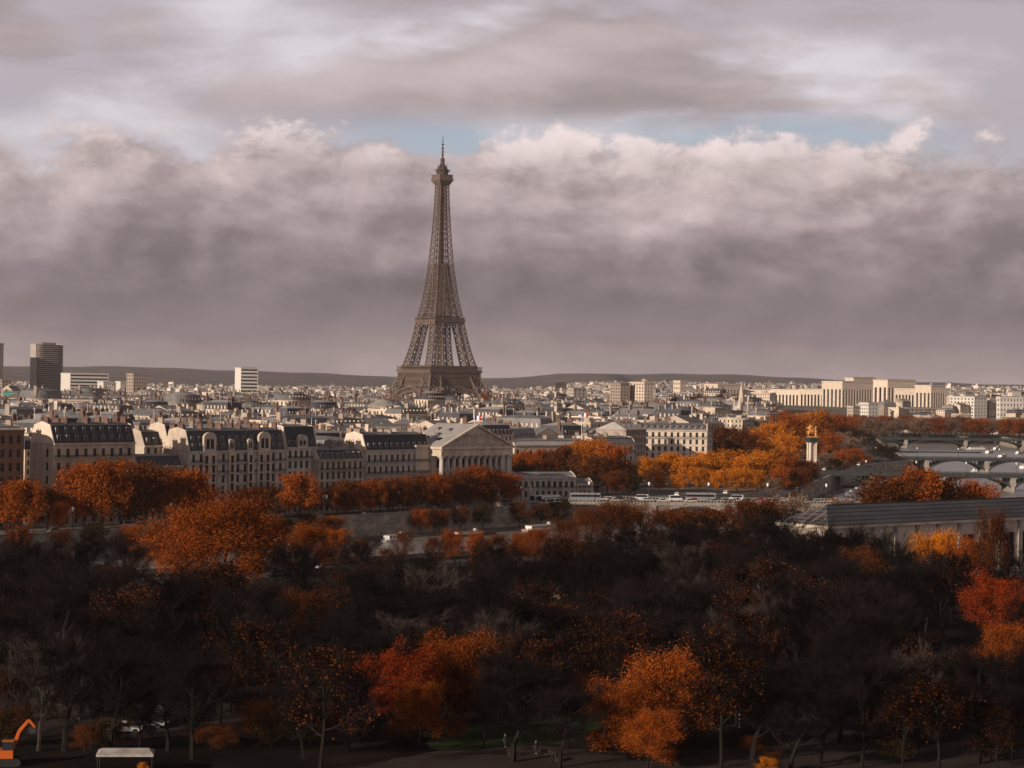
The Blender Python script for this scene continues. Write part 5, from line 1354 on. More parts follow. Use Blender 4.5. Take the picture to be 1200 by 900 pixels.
def market_tent(px, py, w, d, h, label):
    p = ground_at(px, py); root = empty('market_tent', (p.x, p.y, 0), R(6)); tag(root, label, 'tent')
    r = MB(); r.frustum((-w/2, w/2, -d/2, d/2), (-w/2+.6, w/2-.6, -.2, .2), h, h+.45, 0, True, True); r.box(-w/2, w/2, -d/2, d/2, h-.25, h-.003); r.build('canopy', 'canvas_white', root)
    for sx in (-1, 1):
        for sy in (-1, 1): m = MB(); m.cyl(sx*(w/2-.15), sy*(d/2-.15), 0, h-.253, .05, .05, 6); m.build('pole', 'dark_iron', root)
market_tent(147, 906, 6.4, 3.6, 2.4, 'low white market tent at the bottom left among the trees')
market_tent(174, 850, 4.2, 3.0, 2.2, 'small white tent standing behind the parked white car')
def excavator():
    p = ground_at(6, 897); root = empty('excavator', (p.x, p.y, 0), R(10)); tag(root, 'orange excavator with raised folded arm at the bottom left corner', 'excavator')
    b = MB(); b.box(-1.5, .9, -1.1, 1.1, .95, 1.9); b.box(-1.9, -1.1, -1.05, 1.05, 1.05, 2.0); b.build('body', 'orange_paint', root)
    c = MB(); c.box(-.3, .95, -1.05, -.05, 1.903, 2.9); c.build('cab', 'car_black', root); c = MB(); c.box(-.35, 1.0, -1.1, 0, 2.903, 3.0); c.build('cab_roof', 'orange_paint', root)
    for s in (-1, 1):
        t = MB(); t.extr([(0, 0)], 0, 0) if False else None
        n = 14; pts = [(-1.4+.0, 0)]; P = [(1.35+.45*math.cos(a), .46+.45*math.sin(a)) for a in [(-math.pi/2+math.pi*k/6) for k in range(7)]] + [(-1.35-.45*math.cos(a), .46+.45*math.sin(a)) for a in [(math.pi/2-math.pi*k/6) for k in range(7)]]
        i = 0; y0, y1 = sorted((s*.75, s*1.25)); t.v = [(x, y0, z) for x, z in P]+[(x, y1, z) for x, z in P]; m = len(P)
        for k in range(m): t.f.append((k, (k+1) % m, m+(k+1) % m, m+k)); t.m.append(0)
        t.f += [tuple(range(m)), tuple(range(m, 2*m))]; t.m += [0, 0]; t.build('track', 'rubber', root)
    bo = MB(); bo.beam((.7, .3, 1.5), (1.5, .3, 3.9), .42, .38); bo.beam((1.5, .3, 3.9), (2.6, .3, 5.2), .38, .3); bo.build('boom', 'orange_paint', root)
    st = MB(); st.beam((2.6, .3, 5.2), (3.3, .3, 4.3), .3, .24); st.beam((1.2, .3, 2.6), (1.9, .3, 4.6), .14, .12); st.build('stick', 'orange_paint', root)
    bk = MB(); bk.v = []; bk.extr([(-.35, 0), (-.1, -.6), (.45, -.7), (.7, -.1), (.4, .1)], -.4, .4); o = bk.build('bucket', 'dark_iron', root); o.location = (3.2, .3, 4.3); o.rotation_euler = (0, 0, R(90))
excavator()
def bench_proto():
    r = empty('park_bench', (0, 0, 0)); m = MB(); m.box(-.9, .9, 0, .42, .42, .47); m.build('seat', 'wood', r); m = MB(); m.box(-.9, .9, .44, .5, .55, .95); m.build('backrest', 'wood', r)
    for x in (-.7, .7): m = MB(); m.box(x-.04, x+.04, .02, .46, 0, .418); m.build('leg', 'dark_iron', r)
    return r
BEN = bench_proto()
for k, (px, py) in enumerate(((640, 888), (604, 886), (1132, 876), (655, 892), (930, 880))):
    p = ground_at(px, py); o = BEN if k == 0 else copy_tree(BEN); o.location = (p.x, p.y, .006); o.rotation_euler = (0, 0, R(30*k)); tag(o, None, 'bench', 'benches on the gravel of the garden'); reg(o, 'dark park bench on gravel', 'under bare garden trees')
def light_pole():
    p = ground_at(866, 866); root = empty('light_chain_pole', (p.x, p.y, 0)); tag(root, 'slim pole carrying a vertical string of white globes beside the big orange tree', 'lamp')
    m = MB(); m.cyl(0, 0, 0, 4.6, .05, .04, 6); m.build('pole', 'dark_iron', root); rg = random.Random(1)
    for k in range(6): m = MB(); m.blob((.0, -.12, 1.6+.5*k), (.13, .13, .16), rg, 0, 8, 6, 0); m.build('globe', 'white_paint', root)
light_pole()
# low terrace wall with steps catching light inside the wood
for px0, px1, py, lab in ((476, 560, 689, 'low stone terrace wall glimpsed deep in the dark wood'), (565, 665, 699, 'low garden wall among bare trunks, right of the terrace wall')):
    a, b = ground_at(px0, py), ground_at(px1, py+5); root = empty('terrace_wall', (a.x, a.y, 0), math.atan2(b.y-a.y, b.x-a.x)); tag(root, lab, 'wall'); L = (b-a).xy.length
    m = MB(); m.box(0, L, 0, .5, 0, 1.0); m.build('masonry', 'quay_stone', root); m = MB(); m.box(-.1, L+.1, -.1, .6, 1.003, 1.15); m.build('coping', 'limestone', root)

# ------------------------------------------------------------------ people
def person_proto(coat):
    def skin(name, joints, edges, matn, parent, sub=1):
        me = bpy.data.meshes.new(name); me.from_pydata([j[0] for j in joints], edges, []); o = bpy.data.objects.new(name, me); COL.objects.link(o)
        md = o.modifiers.new('s', 'SKIN'); sb = o.modifiers.new('u', 'SUBSURF'); sb.levels = sb.render_levels = sub
        for i, j in enumerate(joints): me.skin_vertices[0].data[i].radius = (j[1], j[2] if len(j) > 2 else j[1]); me.skin_vertices[0].data[i].use_root = (i == 0)
        dg = bpy.context.evaluated_depsgraph_get(); m2 = bpy.data.meshes.new_from_object(o.evaluated_get(dg)); o.modifiers.clear(); o.data = m2; m2.materials.clear(); m2.materials.append(MATS[matn])
        for pl in m2.polygons: pl.use_smooth = True
        if parent: o.parent = parent
        return o
    J = [((0, 0, .95), .15, .12), ((0, 0, 1.15), .14, .11), ((0, 0, 1.38), .17, .12), ((0, .0, 1.5), .06, .06), ((0, -.02, 1.63), .085, .10), ((0, -.02, 1.72), .075, .085),
         ((-.19, 0, 1.40), .06), ((-.25, .03, 1.13), .048), ((-.24, -.08, .90), .035), ((-.24, -.11, .80), .035), ((.19, 0, 1.40), .06), ((.25, -.03, 1.13), .048), ((.24, -.12, .92), .035), ((.24, -.15, .82), .035),
         ((-.10, 0, .88), .10), ((-.11, -.10, .50), .065), ((-.11, -.04, .10), .045), ((-.11, -.16, .045), .04), ((.10, 0, .88), .10), ((.11, .08, .50), .065), ((.11, .22, .12), .045), ((.11, .12, .045), .04)]
    E = [(0, 1), (1, 2), (2, 3), (3, 4), (4, 5), (2, 6), (6, 7), (7, 8), (8, 9), (2, 10), (10, 11), (11, 12), (12, 13), (0, 14), (14, 15), (15, 16), (16, 17), (0, 18), (18, 19), (19, 20), (20, 21)]
    body = skin('person', J, E, 'skin', None)
    ct = MB(); ct.lathe(0, 0, [(.23, .62), (.20, .95), (.19, 1.15), (.235, 1.36), (.16, 1.47), (.08, 1.52)], 12)
    for s in (-1, 1): ct.beam((.20*s, 0, 1.42), (.27*s, .03*-s, 1.12), .15, .13, 0, 8); ct.beam((.27*s, .03*-s, 1.12), (.25*s, -.1, .90), .13, .11, 0, 8)
    c = ct.build('coat', coat, body, fix=False); c.scale = (1, .8, 1)
    tr = MB(); 
    for pts in (((-.10, 0, .9), (-.11, -.10, .5), (-.11, -.04, .12)), ((.10, 0, .9), (.11, .08, .5), (.11, .21, .14))):
        tr.beam(pts[0], pts[1], .22, .16, 0, 8); tr.beam(pts[1], pts[2], .16, .13, 0, 8)
    tr.build('trousers', 'coat_dark', body, fix=False)
    h = MB(); h.lathe(0, .01, [(0, 1.80), (.07, 1.785), (.105, 1.73), (.105, 1.66), (.09, 1.60)], 10); h.build('hair', 'hair_dark', body, fix=False)
    return body
PP = [person_proto('coat_dark'), person_proto('coat_red')]; pu = [0, 0]
pp = [(0, 955, 842, 'walking on the sunlit garden gravel'), (0, 947, 838, 'walking on the sunlit garden gravel'), (1, 1012, 864, 'walking under the bare trees'), (0, 628, 884, 'beside the bench at the lawn'), (1, 662, 866, 'on the edge of the lawn'), (0, 90, 852, 'walking near the excavator'), (0, 592, 876, 'crossing the gravel by the lawn'), (1, 1142, 880, 'standing near the right hand bench')]
for k, px, py, w in pp:
    p = ground_at(px, py); o = PP[k] if not pu[k] else copy_tree(PP[k]); pu[k] = 1; o.location = (p.x, p.y, .006); o.rotation_euler = (0, 0, px % 6); tag(o, None, 'person', 'people walking in the garden'); reg(o, 'person in dark coat' if k == 0 else 'person in red coat', w)

# ------------------------------------------------------------------ trees
def skeleton(rng, H, Rr, trunk, up_bias, npri, leafless):
    ub = .17 if leafless else .05
    segs = []; tips = []
    def path(p, d, L, r0, r1, n, wob, upb):
        pts = [Vector(p)]; d = Vector(d).normalized()
        for i in range(n):
            d = (d + Vector((rng.gauss(0, wob), rng.gauss(0, wob), rng.gauss(0, wob)+upb))).normalized(); pts.append(pts[-1] + d*L/n)
        for i in range(n): segs.append((pts[i], pts[i+1], r0+(r1-r0)*i/n, r0+(r1-r0)*(i+1)/n))
        return pts, d
    rb_ = H*.018
    tp, _ = path((0, 0, -.1), (0, 0, 1), H*.88, rb_, rb_*.25, 8, .06, .05)
    def lerp(pts, t): k = t*(len(pts)-1); i = min(int(k), len(pts)-2); return pts[i].lerp(pts[i+1], k-i)
    def env(z):
        t = (z/H - trunk)/(1-trunk); t = min(1, max(0, t)); return Rr*math.sqrt(max(.05, 1-(2*t-.75)**2*.85))
    for i in range(npri):
        t = trunk*.9 + (1-trunk*.9)*(i+rng.random()*.6)/npri; z = t*H*.88; o = lerp(tp, min(1, t)); a = i*2.4 + rng.uniform(-.4, .4)
        L = env(z+H*.08)*rng.uniform(.85, 1.1)*(1.05 if t < .8 else .8); el = rng.uniform(.35, .8)+up_bias*t
        r1_ = rb_*.55*(1-t*.5); pp_, dd = path(o, (math.cos(a), math.sin(a), math.tan(el*.8)), L, r1_, r1_*.3, 5, .10, ub)
        for j in range(6):
            t2 = .25+.75*(j+rng.random()*.5)/6; q = lerp(pp_, min(1, t2)); ax = (pp_[-1]-pp_[0]).normalized()
            d2 = (ax + Vector((rng.gauss(0, .55), rng.gauss(0, .55), rng.gauss(.12, .5)))).normalized(); L2 = L*rng.uniform(.32, .55)
            p2, _ = path(q, d2, L2, r1_*.4, r1_*.12, 3, .14, ub)
            for k in range(6):
                t3 = .2+.8*(k+rng.random()*.5)/6; w = lerp(p2, min(1, t3)); d3 = (d2 + Vector((rng.gauss(0, .6), rng.gauss(0, .6), rng.gauss(.15, .5)))).normalized(); L3 = L2*rng.uniform(.35, .6)
                p3, _ = path(w, d3, L3, r1_*.13, r1_*.05, 2, .18, ub); tips.append((p3[1], d3, L3)); tips.append((p3[2], d3, L3))
    return segs, tips
def trunk_mesh(segs, m):
    mb = MB()
    for p, q, r0, r1 in segs: mb.beam(p, q, r0*2, r1*2, 0, 5 if r0 > .06 else 3)
    return mb.mesh('trunk', [m])
def fast_quads(name, P, mats, mi=None):
    """P: (n,4,3) array of quads"""
    n = len(P); me = bpy.data.meshes.new(name); me.vertices.add(n*4); me.vertices.foreach_set('co', P.astype(np.float32).ravel()); me.loops.add(n*4); me.loops.foreach_set('vertex_index', np.arange(n*4, dtype=np.int32))
    me.polygons.add(n); me.polygons.foreach_set('loop_start', np.arange(0, n*4, 4, dtype=np.int32)); me.polygons.foreach_set('loop_total', np.full(n, 4, dtype=np.int32))
    for q in mats: me.materials.append(MATS[q])
    if mi is not None: me.polygons.foreach_set('material_index', mi.astype(np.int32))
    me.update(calc_edges=True); return me
def twig_quads(rs, tips, per, width, ln):
    T = np.array([list(t[0]) for t in tips]); D = np.array([list(t[1]) for t in tips]); Ls = np.array([t[2] for t in tips])
    T = np.repeat(T, per, 0); D = np.repeat(D, per, 0); Ls = np.repeat(Ls, per); n = len(T)
    D = D + rs.normal(0, .5, (n, 3)) + np.array([0, 0, .45]); D /= np.linalg.norm(D, axis=1)[:, None]; o = T + D*0 + rs.normal(0, .12, (n, 3))
    L = np.clip(Ls, .4, 2.0)*rs.uniform(.5, 1.3, n)*ln; side = np.cross(D, rs.normal(0, 1, (n, 3))); side /= np.linalg.norm(side, axis=1)[:, None]
    e = o + D*L[:, None]; w = width*rs.uniform(.6, 1.3, n)[:, None]
    return np.stack([o-side*w, o+side*w, e+side*w*.35, e-side*w*.35], 1)
def leaf_quads(rs, tips, n, size, spread):
    T = np.array([list(t[0]) for t in tips]); keep = rs.random(len(T)) < .92; T = T[keep]; idx = rs.integers(0, len(T), n)
    c = T[idx] + rs.normal(0, spread, (n, 3)); a = rs.normal(0, 1, (n, 3)); a /= np.linalg.norm(a, axis=1)[:, None]; b = np.cross(a, rs.normal(0, 1, (n, 3))); b /= np.linalg.norm(b, axis=1)[:, None]
    s = size*(.45 + rs.random(n)**1.6*1.15)[:, None]
    return np.stack([c-a*s, c-b*s*.62, c+a*s, c+b*s*.62], 1)
TP = {}
def tree_proto(key, seed, H=16.0, Rr=6.5, trunk=.30, up=.3, npri=12, leaves=0, lsize=.16, spread=.5, leafm=None, bark='bark', twigm='twig', tw=4, tww=.020, sparse=None):
    rng = random.Random(seed); rs = np.random.default_rng(seed); segs, tips = skeleton(rng, H, Rr, trunk, up, npri, not leaves)
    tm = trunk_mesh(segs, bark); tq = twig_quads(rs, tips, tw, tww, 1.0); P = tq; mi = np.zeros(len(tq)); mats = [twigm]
    if leaves: lq = leaf_quads(rs, tips, leaves, lsize, spread); P = np.concatenate([tq, lq]); mi = np.concatenate([mi, np.ones(len(lq))]); mats.append(leafm)
    TT = np.array([list(t[0]) for t in tips]); rad = np.hypot(TT[:,0]-TT[:,0].mean(), TT[:,1]-TT[:,1].mean())
    Rr = float(np.percentile(rad, 93)) + .5; H = float(np.percentile(TT[:,2], 99.5)) + .8
    TP[key] = dict(H=H, R=Rr, trunk=tm, crown=fast_quads('crown', P, mats, mi))
for i in range(9): tree_proto(('bare', i), 100+i, 15, 5.2+.5*(i % 3), .30+.04*(i % 3), .45, 12, 0, tw=7, tww=.022)
for i in range(3): tree_proto(('russet', i), 140+i, 15, 6, .32, .4, 13, 2600, .15, .45, 'leaf_brown', tw=8, tww=.026)
for i in range(2): tree_proto(('pale', i), 150+i, 15, 6.5, .3, .45, 14, 0, twigm='twig_pale', bark='bark_plane', tw=9, tww=.03)
def leafy(tag_, m, seeds, n, ls, **k):
    for i in range(seeds): tree_proto((tag_, i), hash_(tag_)+i*7, 16, 6.6+.5*(i % 2), .20, .3, 19, n, ls, .75, m, tw=2, **k)
def hash_(s): return sum(ord(c)*(i+3) for i, c in enumerate(s)) % 1000 + 300
leafy('near_orange', 'leaf_orange', 3, 34000, .125); leafy('near_red', 'leaf_red', 2, 34000, .125); leafy('near_brown', 'leaf_brown', 2, 13000, .15); leafy('near_gold', 'leaf_gold', 1, 34000, .125)
leafy('gold', 'leaf_gold', 3, 11000, .25); leafy('orange', 'leaf_orange', 4, 11000, .25); leafy('brown', 'leaf_brown', 3, 10000, .25); leafy('dark', 'leaf_dark', 2, 8000, .27)
leafy('taupe', 'leaf_taupe', 2, 4200, .24, twigm='twig_pale')
TN = {'bare': 'bare_tree', 'russet': 'bare_tree', 'pale': 'bare_tree'}
TDESC = {'near_orange': 'orange leaved tree', 'near_red': 'red orange leaved tree', 'near_brown': 'dull russet tree', 'near_gold': 'golden leaved tree', 'gold': 'golden leaved tree', 'orange': 'orange leaved tree', 'brown': 'russet brown tree', 'dark': 'dark leaved tree', 'taupe': 'pale brown half bare tree', 'pale': 'pale bare tree', 'bare': 'bare dark tree', 'russet': 'bare tree keeping some russet leaves'}
rt_ = random.Random(55)
NT = [0]
def tree(kind, x, y, z0, h, r, where=None, group=None, label=None):
    n = sum(1 for k in TP if k[0] == kind); t = TP[(kind, rt_.randrange(n))]
    o = empty(TN.get(kind, 'autumn_tree'), (x, y, z0), rt_.uniform(0, 6.28), (r/t['R'], r/t['R'], h/t['H'])); put('trunk', t['trunk'], o); put('crown', t['crown'], o); NT[0] += 1
    tag(o, label, 'tree', group)
    if where: reg(o, TDESC[kind], where)
    return o
def tree_px(kind, px, py_top, D, wpx, where, group, z0=0.0, label=None):
    if where == 'behind the stone bridge': py_top += rt_.uniform(-4, 7)
    x, k = ray(px, py_top); h = CAMZ + k*D - z0; r = min(wpx/2*D/F*1.12, h*.5); tree(kind, x*D, D, z0, h*1.03, r, where, group, label); return x*D, D, r
SP = []
G_G = 'leafy autumn trees in the garden'
for a in (('near_orange', 215, 592, 468, 92, None, 'left half of the big orange tree group before the ornate grey block'), ('near_orange', 262, 580, 464, 104, None, 'tallest orange tree of the big group before the ornate grey block'), ('near_orange', 302, 604, 478, 66, None, 'smaller orange tree at the right of the big orange group'),
          ('near_orange', 362, 612, 500, 56, None, 'small orange tree between the big orange group and the barges'), ('near_orange', 392, 620, 515, 40, None, 'little orange tree just left of the moored barges'),
          ('near_brown', 350, 688, 375, 72, None, 'tall dull red tree standing alone in the dark wood'), ('near_brown', 300, 818, 277, 96, None, 'dull brown orange tree at the bottom near the market tent'), ('near_brown', 265, 850, 272, 56, None, 'small dull tree beside the dull brown orange one at the bottom'),
          ('near_red', 465, 758, 288, 92, None, 'red orange tree in the foreground left of its golden neighbour'), ('near_orange', 522, 740, 300, 100, None, 'golden orange foreground tree touching the red orange one'), ('near_orange', 492, 800, 280, 50, None, 'low orange bush tree under the red orange foreground tree'),
          ('near_orange', 735, 794, 270, 84, None, 'smaller golden orange tree at the left of the brightest foreground pair'), ('near_orange', 795, 762, 278, 120, None, 'brightest large orange tree in the foreground beside the globe pole'), ('near_orange', 760, 830, 264, 70, None, 'low orange tree at the foot of the brightest pair'),
          ('near_brown', 690, 790, 305, 66, None, 'dull brown tree just left of the brightest foreground pair'), ('near_brown', 590, 800, 310, 66, None, 'dark brown thin tree above the lawn'),
          ('near_gold', 1097, 624, 452, 58, None, 'golden tree in front of the gallery wall'), ('near_orange', 1140, 630, 446, 50, None, 'low orange tree under the gallery windows'), ('near_brown', 1163, 598, 440, 44, None, 'dark russet tree rising over the gallery roof'),
          ('near_red', 1178, 672, 392, 88, None, 'red orange tree at the right edge, upper one'), ('near_orange', 1186, 732, 335, 86, None, 'orange tree at the right edge below the red orange one'), ('near_brown', 1150, 760, 345, 60, None, 'russet tree just left of the lower right edge orange tree'),
          ('near_brown', 1060, 800, 300, 90, None, 'broad dark russet tree in the lower right wood'), ('near_brown', 955, 700, 400, 70, None, 'dull russet tree deep in the wood below the gallery'), ('near_brown', 905, 880, 262, 50, None, 'tip of a russet tree at the bottom beside the path'), ('near_gold', 898, 888, 259, 36, None, 'golden tree tip at the bottom edge right of centre'),
          ('near_brown', 100, 850, 268, 70, None, 'low russet tree between excavator and white tent'), ('near_gold', 168, 893, 256, 40, None, 'golden twigs hanging over the white market tent'), ('near_brown', 60, 690, 400, 60, None, 'dull russet tree at the left in the dark wood'), ('near_brown', 705, 640, 500, 60, None, 'russet tree inside the wood below the stone bridge'),
          ('near_brown', 1010, 640, 450, 60, None, 'russet tree before the plain gallery wall')):
    SP.append(tree_px(a[0], a[1], a[2], a[3], a[4], None, G_G, label=a[6]))
for px, top, w in ((425, 628, 34), (455, 640, 30), (472, 617, 32), (512, 620, 34), (538, 619, 36), (560, 622, 30), (582, 617, 42), (606, 621, 34), (628, 616, 40), (650, 622, 34), (672, 619, 36)): SP.append(tree_px(rt_.choice(['near_orange', 'near_brown', 'near_brown']), px+rt_.uniform(-6, 6), top+rt_.uniform(0, 9), 548+rt_.uniform(-14, 8), w*rt_.uniform(.7, 1.1), 'in the low quay row behind the dark wood', 'small trees along the garden quay'))
for px, top, D, w, kd in ((690, 595, 560, 44, 'near_brown'), (718, 587, 570, 56, 'near_brown'), (745, 585, 585, 50, 'near_brown'), (772, 592, 600, 44, 'near_brown'), (800, 597, 590, 44, 'brown'), (838, 597, 600, 50, 'brown'), (872, 587, 640, 46, 'brown'), (900, 586, 650, 50, 'brown'), (930, 580, 660, 50, 'taupe'), (660, 606, 565, 40, 'near_brown')):
    SP.append(tree_px(kd, px, top, D, w, 'between the dark wood and the stone bridge', 'trees on the garden side quay'))
for px, top, D, w, kd in ((1020, 572, 600, 60, 'brown'), (1045, 560, 610, 70, 'brown'), (1075, 553, 610, 72, 'orange'), (1105, 562, 615, 50, 'brown'), (1148, 566, 620, 44, 'orange'), (1125, 575, 620, 40, 'brown'), (990, 580, 610, 50, 'taupe')):
    tree_px(kd, px, top, D, w, 'just behind the slate gallery roof', 'trees behind the gallery')
# pale bare tree at left
for px, top, D, w in ((75, 640, 440, 90), (36, 655, 450, 60)): SP.append(tree_px('pale', px, top, D, w, 'at the upper left of the dark wood', 'pale bare trees'))
HERO = [(245, 60, 380), (350, 40, 375), (465, 70, 288), (520, 80, 300), (735, 60, 270), (795, 105, 278), (1178, 60, 392), (1186, 60, 335), (1100, 40, 400), (305, 70, 277)]
# wood of bare trees
CORE = [(-60, 425), (150, 430), (172, 440), (335, 440), (352, 440), (650, 445), (670, 490), (720, 520), (900, 540), (925, 492), (970, 470), (1260, 452)]
def ymax(px):
    for (a, b), (c_, d) in zip(CORE, CORE[1:]):
        if px <= c_: return b+(d-b)*(px-a)/(c_-a)
    return 450
G_W = 'bare trees of the dark garden wood'
bare = []
y = 292.0; row = 0
while y < 545:
    x = -140 + (row % 2)*6.0
    while x < 150:
        xx, yy = x+rt_.uniform(-2.2, 2.2), y+rt_.uniform(-2.2, 2.2); u, v = topix(xx, yy, 8)
        if -30 < u < 1230 and yy < ymax(u) and not (u < 240 and yy < 300) and not (400 < u < 720 and yy < 312 and rt_.random() < .6) and not (880 < u < 1010 and yy < 345 and rt_.random() < .45):
            if all((xx-a)**2+(yy-b)**2 > (c_*.75+2)**2 for a, b, c_ in SP) and not any(yy < b and abs(u-HX) < HW*.5+13 and b-yy < 95 for HX, HW, b in HERO): bare.append((xx, yy, u))
        x += 11.6
    y += 11.0; row += 1
for (px, py) in ((45, 880), (75, 880), (128, 884), (196, 880), (225, 890), (375, 900), (408, 880), (600, 893), (655, 900), (880, 895), (925, 905), (960, 895), (1010, 900), (1060, 890), (1100, 905), (1150, 895), (1190, 890), (845, 900), (985, 870), (1085, 868)):
    p = ground_at(px, py); bare.append((p.x, p.y, px))
rs2 = random.Random(8); thin = []
while len(thin) < 46:
    px = rs2.uniform(-10, 1210); D = rs2.uniform(266, 335); x = XatD(px, D)
    if any(b >= D-2 and abs(px-HX) < HW*.5+6 and b-D < 60 for HX, HW, b in HERO): continue
    if all((x-a)**2+(D-b)**2 > 12 for a, b in thin) and all((x-a)**2+(D-b)**2 > 9 for a, b, _ in bare): thin.append((x, D))
print('bare trees', len(bare))
rt_.shuffle(bare)
for xx, yy, u in bare:
    kd = 'russet' if rt_.random() < .22 else ('pale' if rt_.random() < .06 else 'bare'); h = rt_.uniform(9.4, 16.0)*(.95 if yy > 400 else 1)*(1.10 if (u < 160 or 345 < u < 480) and yy > 370 else 1)
    if 165 < u < 340 and yy > 385: h *= .62
    z = 'in the left wood' if u < 350 else ('in the middle wood' if u < 720 else 'in the right wood')
    tree(kd, xx, yy, 0, h, rt_.uniform(4.2, 6.4), None, G_W + ' ' + z + (' keeping leaves' if kd == 'russet' else (' with pale bark' if kd == 'pale' else '')), TDESC[kd] + ' ' + z)
for x, D in thin: tree('bare' if rt_.random() < .75 else 'russet', x, D, 0, rt_.uniform(7.5, 12), rt_.uniform(2.0, 3.4), None, 'slender bare trees along the garden gravel', 'slender bare young tree near the garden gravel')
rs3 = random.Random(17)
for k in range(64):
    px = rs3.uniform(-10, 1210); D = rs3.uniform(262, 300) if k % 3 else rs3.uniform(300, 345); x = XatD(px, D)
    if 540 < px < 690 and D > 268: continue
    o = tree(['near_brown', 'dark', 'russet', 'near_brown'][k % 4], x, D, 0, rs3.uniform(2.0, 4.6), rs3.uniform(1.4, 2.6), None, 'low shrubs on the garden floor'); o.name = 'shrub'; o['category'] = 'shrub'; o['label'] = 'low brown shrub on the dark garden floor'
# left bank quay trees in front of the facades
for px, top, D in ((905, 604, 488), (930, 606, 486), (952, 612, 480), (975, 622, 474), (998, 618, 476), (1020, 622, 474), (1045, 634, 472)): tree_px('bare', px, top, D, 62, None, G_W + ' by the gallery', label='tall bare tree in front of the plain gallery wall and its hipped end')
G_L = 'plane trees before the far quay facades'
for i in range(26):
    y = 596+i*9.2; p = bank(LB, y, -3.0 + (i % 3)*.4); u, _ = topix(p.x, p.y, -4)
    if 395 < u < 490 or 570 < u < 605: continue
    tree(['near_brown', 'dark', 'near_orange', 'brown'][i % 4], p.x, p.y, -6.25, rt_.uniform(8, 11), rt_.uniform(3.8, 5.2), 'on the low quay below the long wall', 'small trees on the low quay')
def qtree(kind, px, top, off, wpx, where=None):
    t = None
    for y in range(560, 845):
        p = bank(LB, y, off); u, _ = topix(p.x, p.y, 12)
        if u >= px: break
    _, k = ray(px, top); h = CAMZ + k*p.y; tree(kind, p.x, p.y, 0, h*1.03, wpx/2*p.y/F*1.15, where, G_L)
for kd, px, top, off, w in (('orange', 6, 566, 18, 46), ('orange', 32, 564, 6, 44), ('brown', 55, 572, 18, 34), ('orange', 66, 590, 6, 20), ('orange', 96, 545, 18, 54), ('orange', 118, 540, 6, 56), ('brown', 145, 541, 18, 52), ('brown', 168, 545, 6, 50), ('brown', 195, 549, 18, 48), ('orange', 214, 552, 6, 50), ('orange', 235, 566, 18, 40),
                         ('brown', 292, 572, 6, 44), ('brown', 316, 570, 18, 40), ('orange', 352, 556, 6, 44), ('brown', 362, 570, 18, 34)): qtree(kd, px, top, off, w, 'on the left part of the quay' if px < 250 else 'before the ornate block')
for i in range(15):
    px = 392+i*13.5; qtree('brown' if i % 3 else 'orange', px, 566-i*1.0+rt_.uniform(-2, 2), 6 if i % 2 else 17, 30, 'before the ministry and temple steps')
for px, top, w in ((508, 532, 20), (500, 545, 20)): qtree('orange', px, top, 30, w, 'against the palace side wing')
for kd, px, top, off, w in (('orange', 548, 546, 10, 40), ('brown', 570, 551, 18, 40), ('orange', 590, 556, 8, 34)): qtree(kd, px, top, off, w, 'before the temple columns')
# groups beyond the palace
G_B = 'autumn trees beyond the temple palace'
for kd, px, top, D, w in (('orange', 606, 530, 950, 36), ('orange', 628, 528, 945, 38), ('brown', 648, 530, 940, 40), ('brown', 664, 524, 935, 36), ('gold', 690, 515, 970, 46), ('orange', 712, 522, 940, 46), ('brown', 700, 535, 925, 44), ('brown', 730, 540, 940, 44), ('dark', 616, 545, 925, 40), ('dark', 640, 548, 920, 44), ('dark', 668, 550, 915, 44), ('dark', 690, 556, 912, 40), ('brown', 722, 552, 915, 40), ('dark', 745, 555, 930, 36), ('dark', 738, 566, 915, 36)):
    tree_px(kd, px, top, D, w, 'beyond the temple palace', G_B)
for kd, px, top, D, w in (('gold', 762, 532, 1010, 46), ('gold', 785, 533, 1020, 48), ('gold', 808, 532, 1000, 50), ('gold', 832, 530, 1020, 46), ('gold', 852, 528, 1010, 48), ('gold', 874, 530, 1000, 46), ('gold', 896, 526, 1010, 50), ('gold', 772, 553, 960, 34), ('gold', 796, 555, 955, 36), ('gold', 820, 553, 955, 36), ('gold', 842, 550, 955, 36), ('gold', 864, 548, 955, 40), ('gold', 888, 546, 955, 42),
                      ('orange', 912, 543, 955, 44), ('brown', 936, 545, 960, 44), ('orange', 922, 528, 1040, 46), ('brown', 946, 540, 1040, 40), ('taupe', 905, 560, 930, 30), ('brown', 930, 570, 930, 34)):
    tree_px(kd, px, top, D, w, 'behind the stone bridge', 'golden trees on the esplanade')
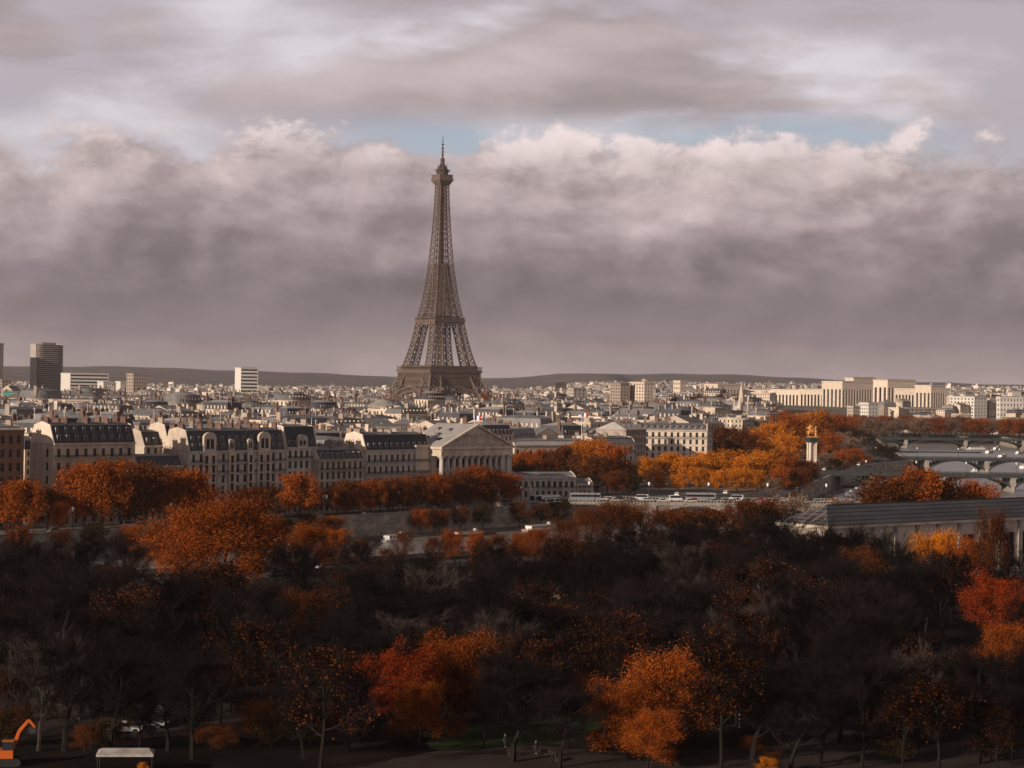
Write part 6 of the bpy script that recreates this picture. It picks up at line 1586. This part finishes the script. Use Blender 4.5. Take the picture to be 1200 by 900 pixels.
for kd, px, top, D, w in (('dark', 828, 502, 1250, 40), ('brown', 850, 500, 1240, 44), ('brown', 868, 506, 1230, 34), ('orange', 884, 506, 1350, 44), ('gold', 905, 494, 1430, 46), ('orange', 925, 486, 1500, 50), ('gold', 948, 481, 1560, 50), ('orange', 966, 484, 1620, 40), ('gold', 900, 515, 1260, 46), ('gold', 925, 508, 1300, 46), ('brown', 946, 510, 1330, 40), ('orange', 970, 508, 1400, 40), ('brown', 986, 496, 1600, 40), ('taupe', 984, 505, 1450, 44),
                      ('taupe', 1000, 512, 1420, 44), ('taupe', 1006, 498, 1640, 44), ('brown', 890, 482, 1800, 40), ('orange', 915, 479, 1850, 40), ('taupe', 1018, 505, 1650, 40), ('dark', 1000, 524, 1370, 36), ('dark', 980, 526, 1350, 34), ('taupe', 968, 530, 1250, 34), ('dark', 1030, 520, 1403, 24), ('dark', 1044, 522, 1400, 24), ('orange', 990, 487, 1800, 34), ('taupe', 1020, 490, 1900, 40), ('brown', 915, 530, 1120, 40), ('brown', 935, 545, 1080, 36)):
    tree_px(kd, px, top, D, w, 'around the gilded column', 'tall trees around the gilded column')
for i in range(26):
    px = 962 + (i*29 % 92); D = rt_.choice([1010, 1040, 1080, 1215, 1250, 1290, 1330]) + rt_.uniform(-12, 12); x = min(XatD(px, D), Lx(D)-7)
    tree(rt_.choice(['brown', 'dark', 'taupe', 'orange']), x, D, 0, rt_.uniform(6, 10.5), rt_.uniform(4, 6), 'on the quay by the arched bridges', 'quay trees by the arched bridges')
for i in range(56):
    px = 998+ (i*37 % 216); D = 2180+ (i % 4)*42 + rt_.uniform(-8, 8); x = XatD(px, D)
    kd = rt_.choice(['taupe', 'taupe', 'brown', 'orange', 'orange', 'taupe']); tree(kd, x, D, 0, rt_.uniform(15, 20), rt_.uniform(10, 14), 'on the far river bank', 'brown trees on the far right bank')
for i in range(26):
    px = 840 + i*6.4; D = 2400+rt_.uniform(-60, 60); x = XatD(px, D); tree(rt_.choice(['brown', 'taupe', 'orange']), x, D, terr(x, D)-2, rt_.uniform(12, 17), rt_.uniform(9, 13), 'on the slope under the hill palace', 'trees under the hill palace')
for px, top, D, w in ((570, 462, 2350, 14), (582, 464, 2330, 14), (594, 465, 2340, 12), (428, 471, 2000, 12), (820, 462, 2500, 20), (845, 462, 2500, 16), (790, 466, 2400, 18), (120, 478, 1700, 16), (505, 488, 1200, 16), (640, 497, 1200, 18)):
    tree_px('orange' if px in (570, 582, 594) else 'brown', px, top, D, w, 'rising between distant roofs', 'trees between distant roofs')
print('trees', NT[0])

# ------------------------------------------------------------------ air
hz = MB(); hz.box(-4700, 4700, -260, 12800, -12, 345); ho = hz.build('haze', 'white_paint', fix=True)
hm_ = bpy.data.materials.new('haze_air'); hm_.use_nodes = True; hn = hm_.node_tree; hn.nodes.clear(); ou = hn.nodes.new('ShaderNodeOutputMaterial'); pv = hn.nodes.new('ShaderNodeVolumePrincipled')
pv.inputs['Color'].default_value = (0.88, 0.80, 0.80, 1); pv.inputs['Density'].default_value = HAZE_DENSITY; pv.inputs['Anisotropy'].default_value = 0.1; hn.links.new(pv.outputs[0], ou.inputs['Volume'])
ho.data.materials.clear(); ho.data.materials.append(hm_); tag(ho, 'pale autumn haze filling the air over the city', 'haze', kind='stuff')
finish_labels()
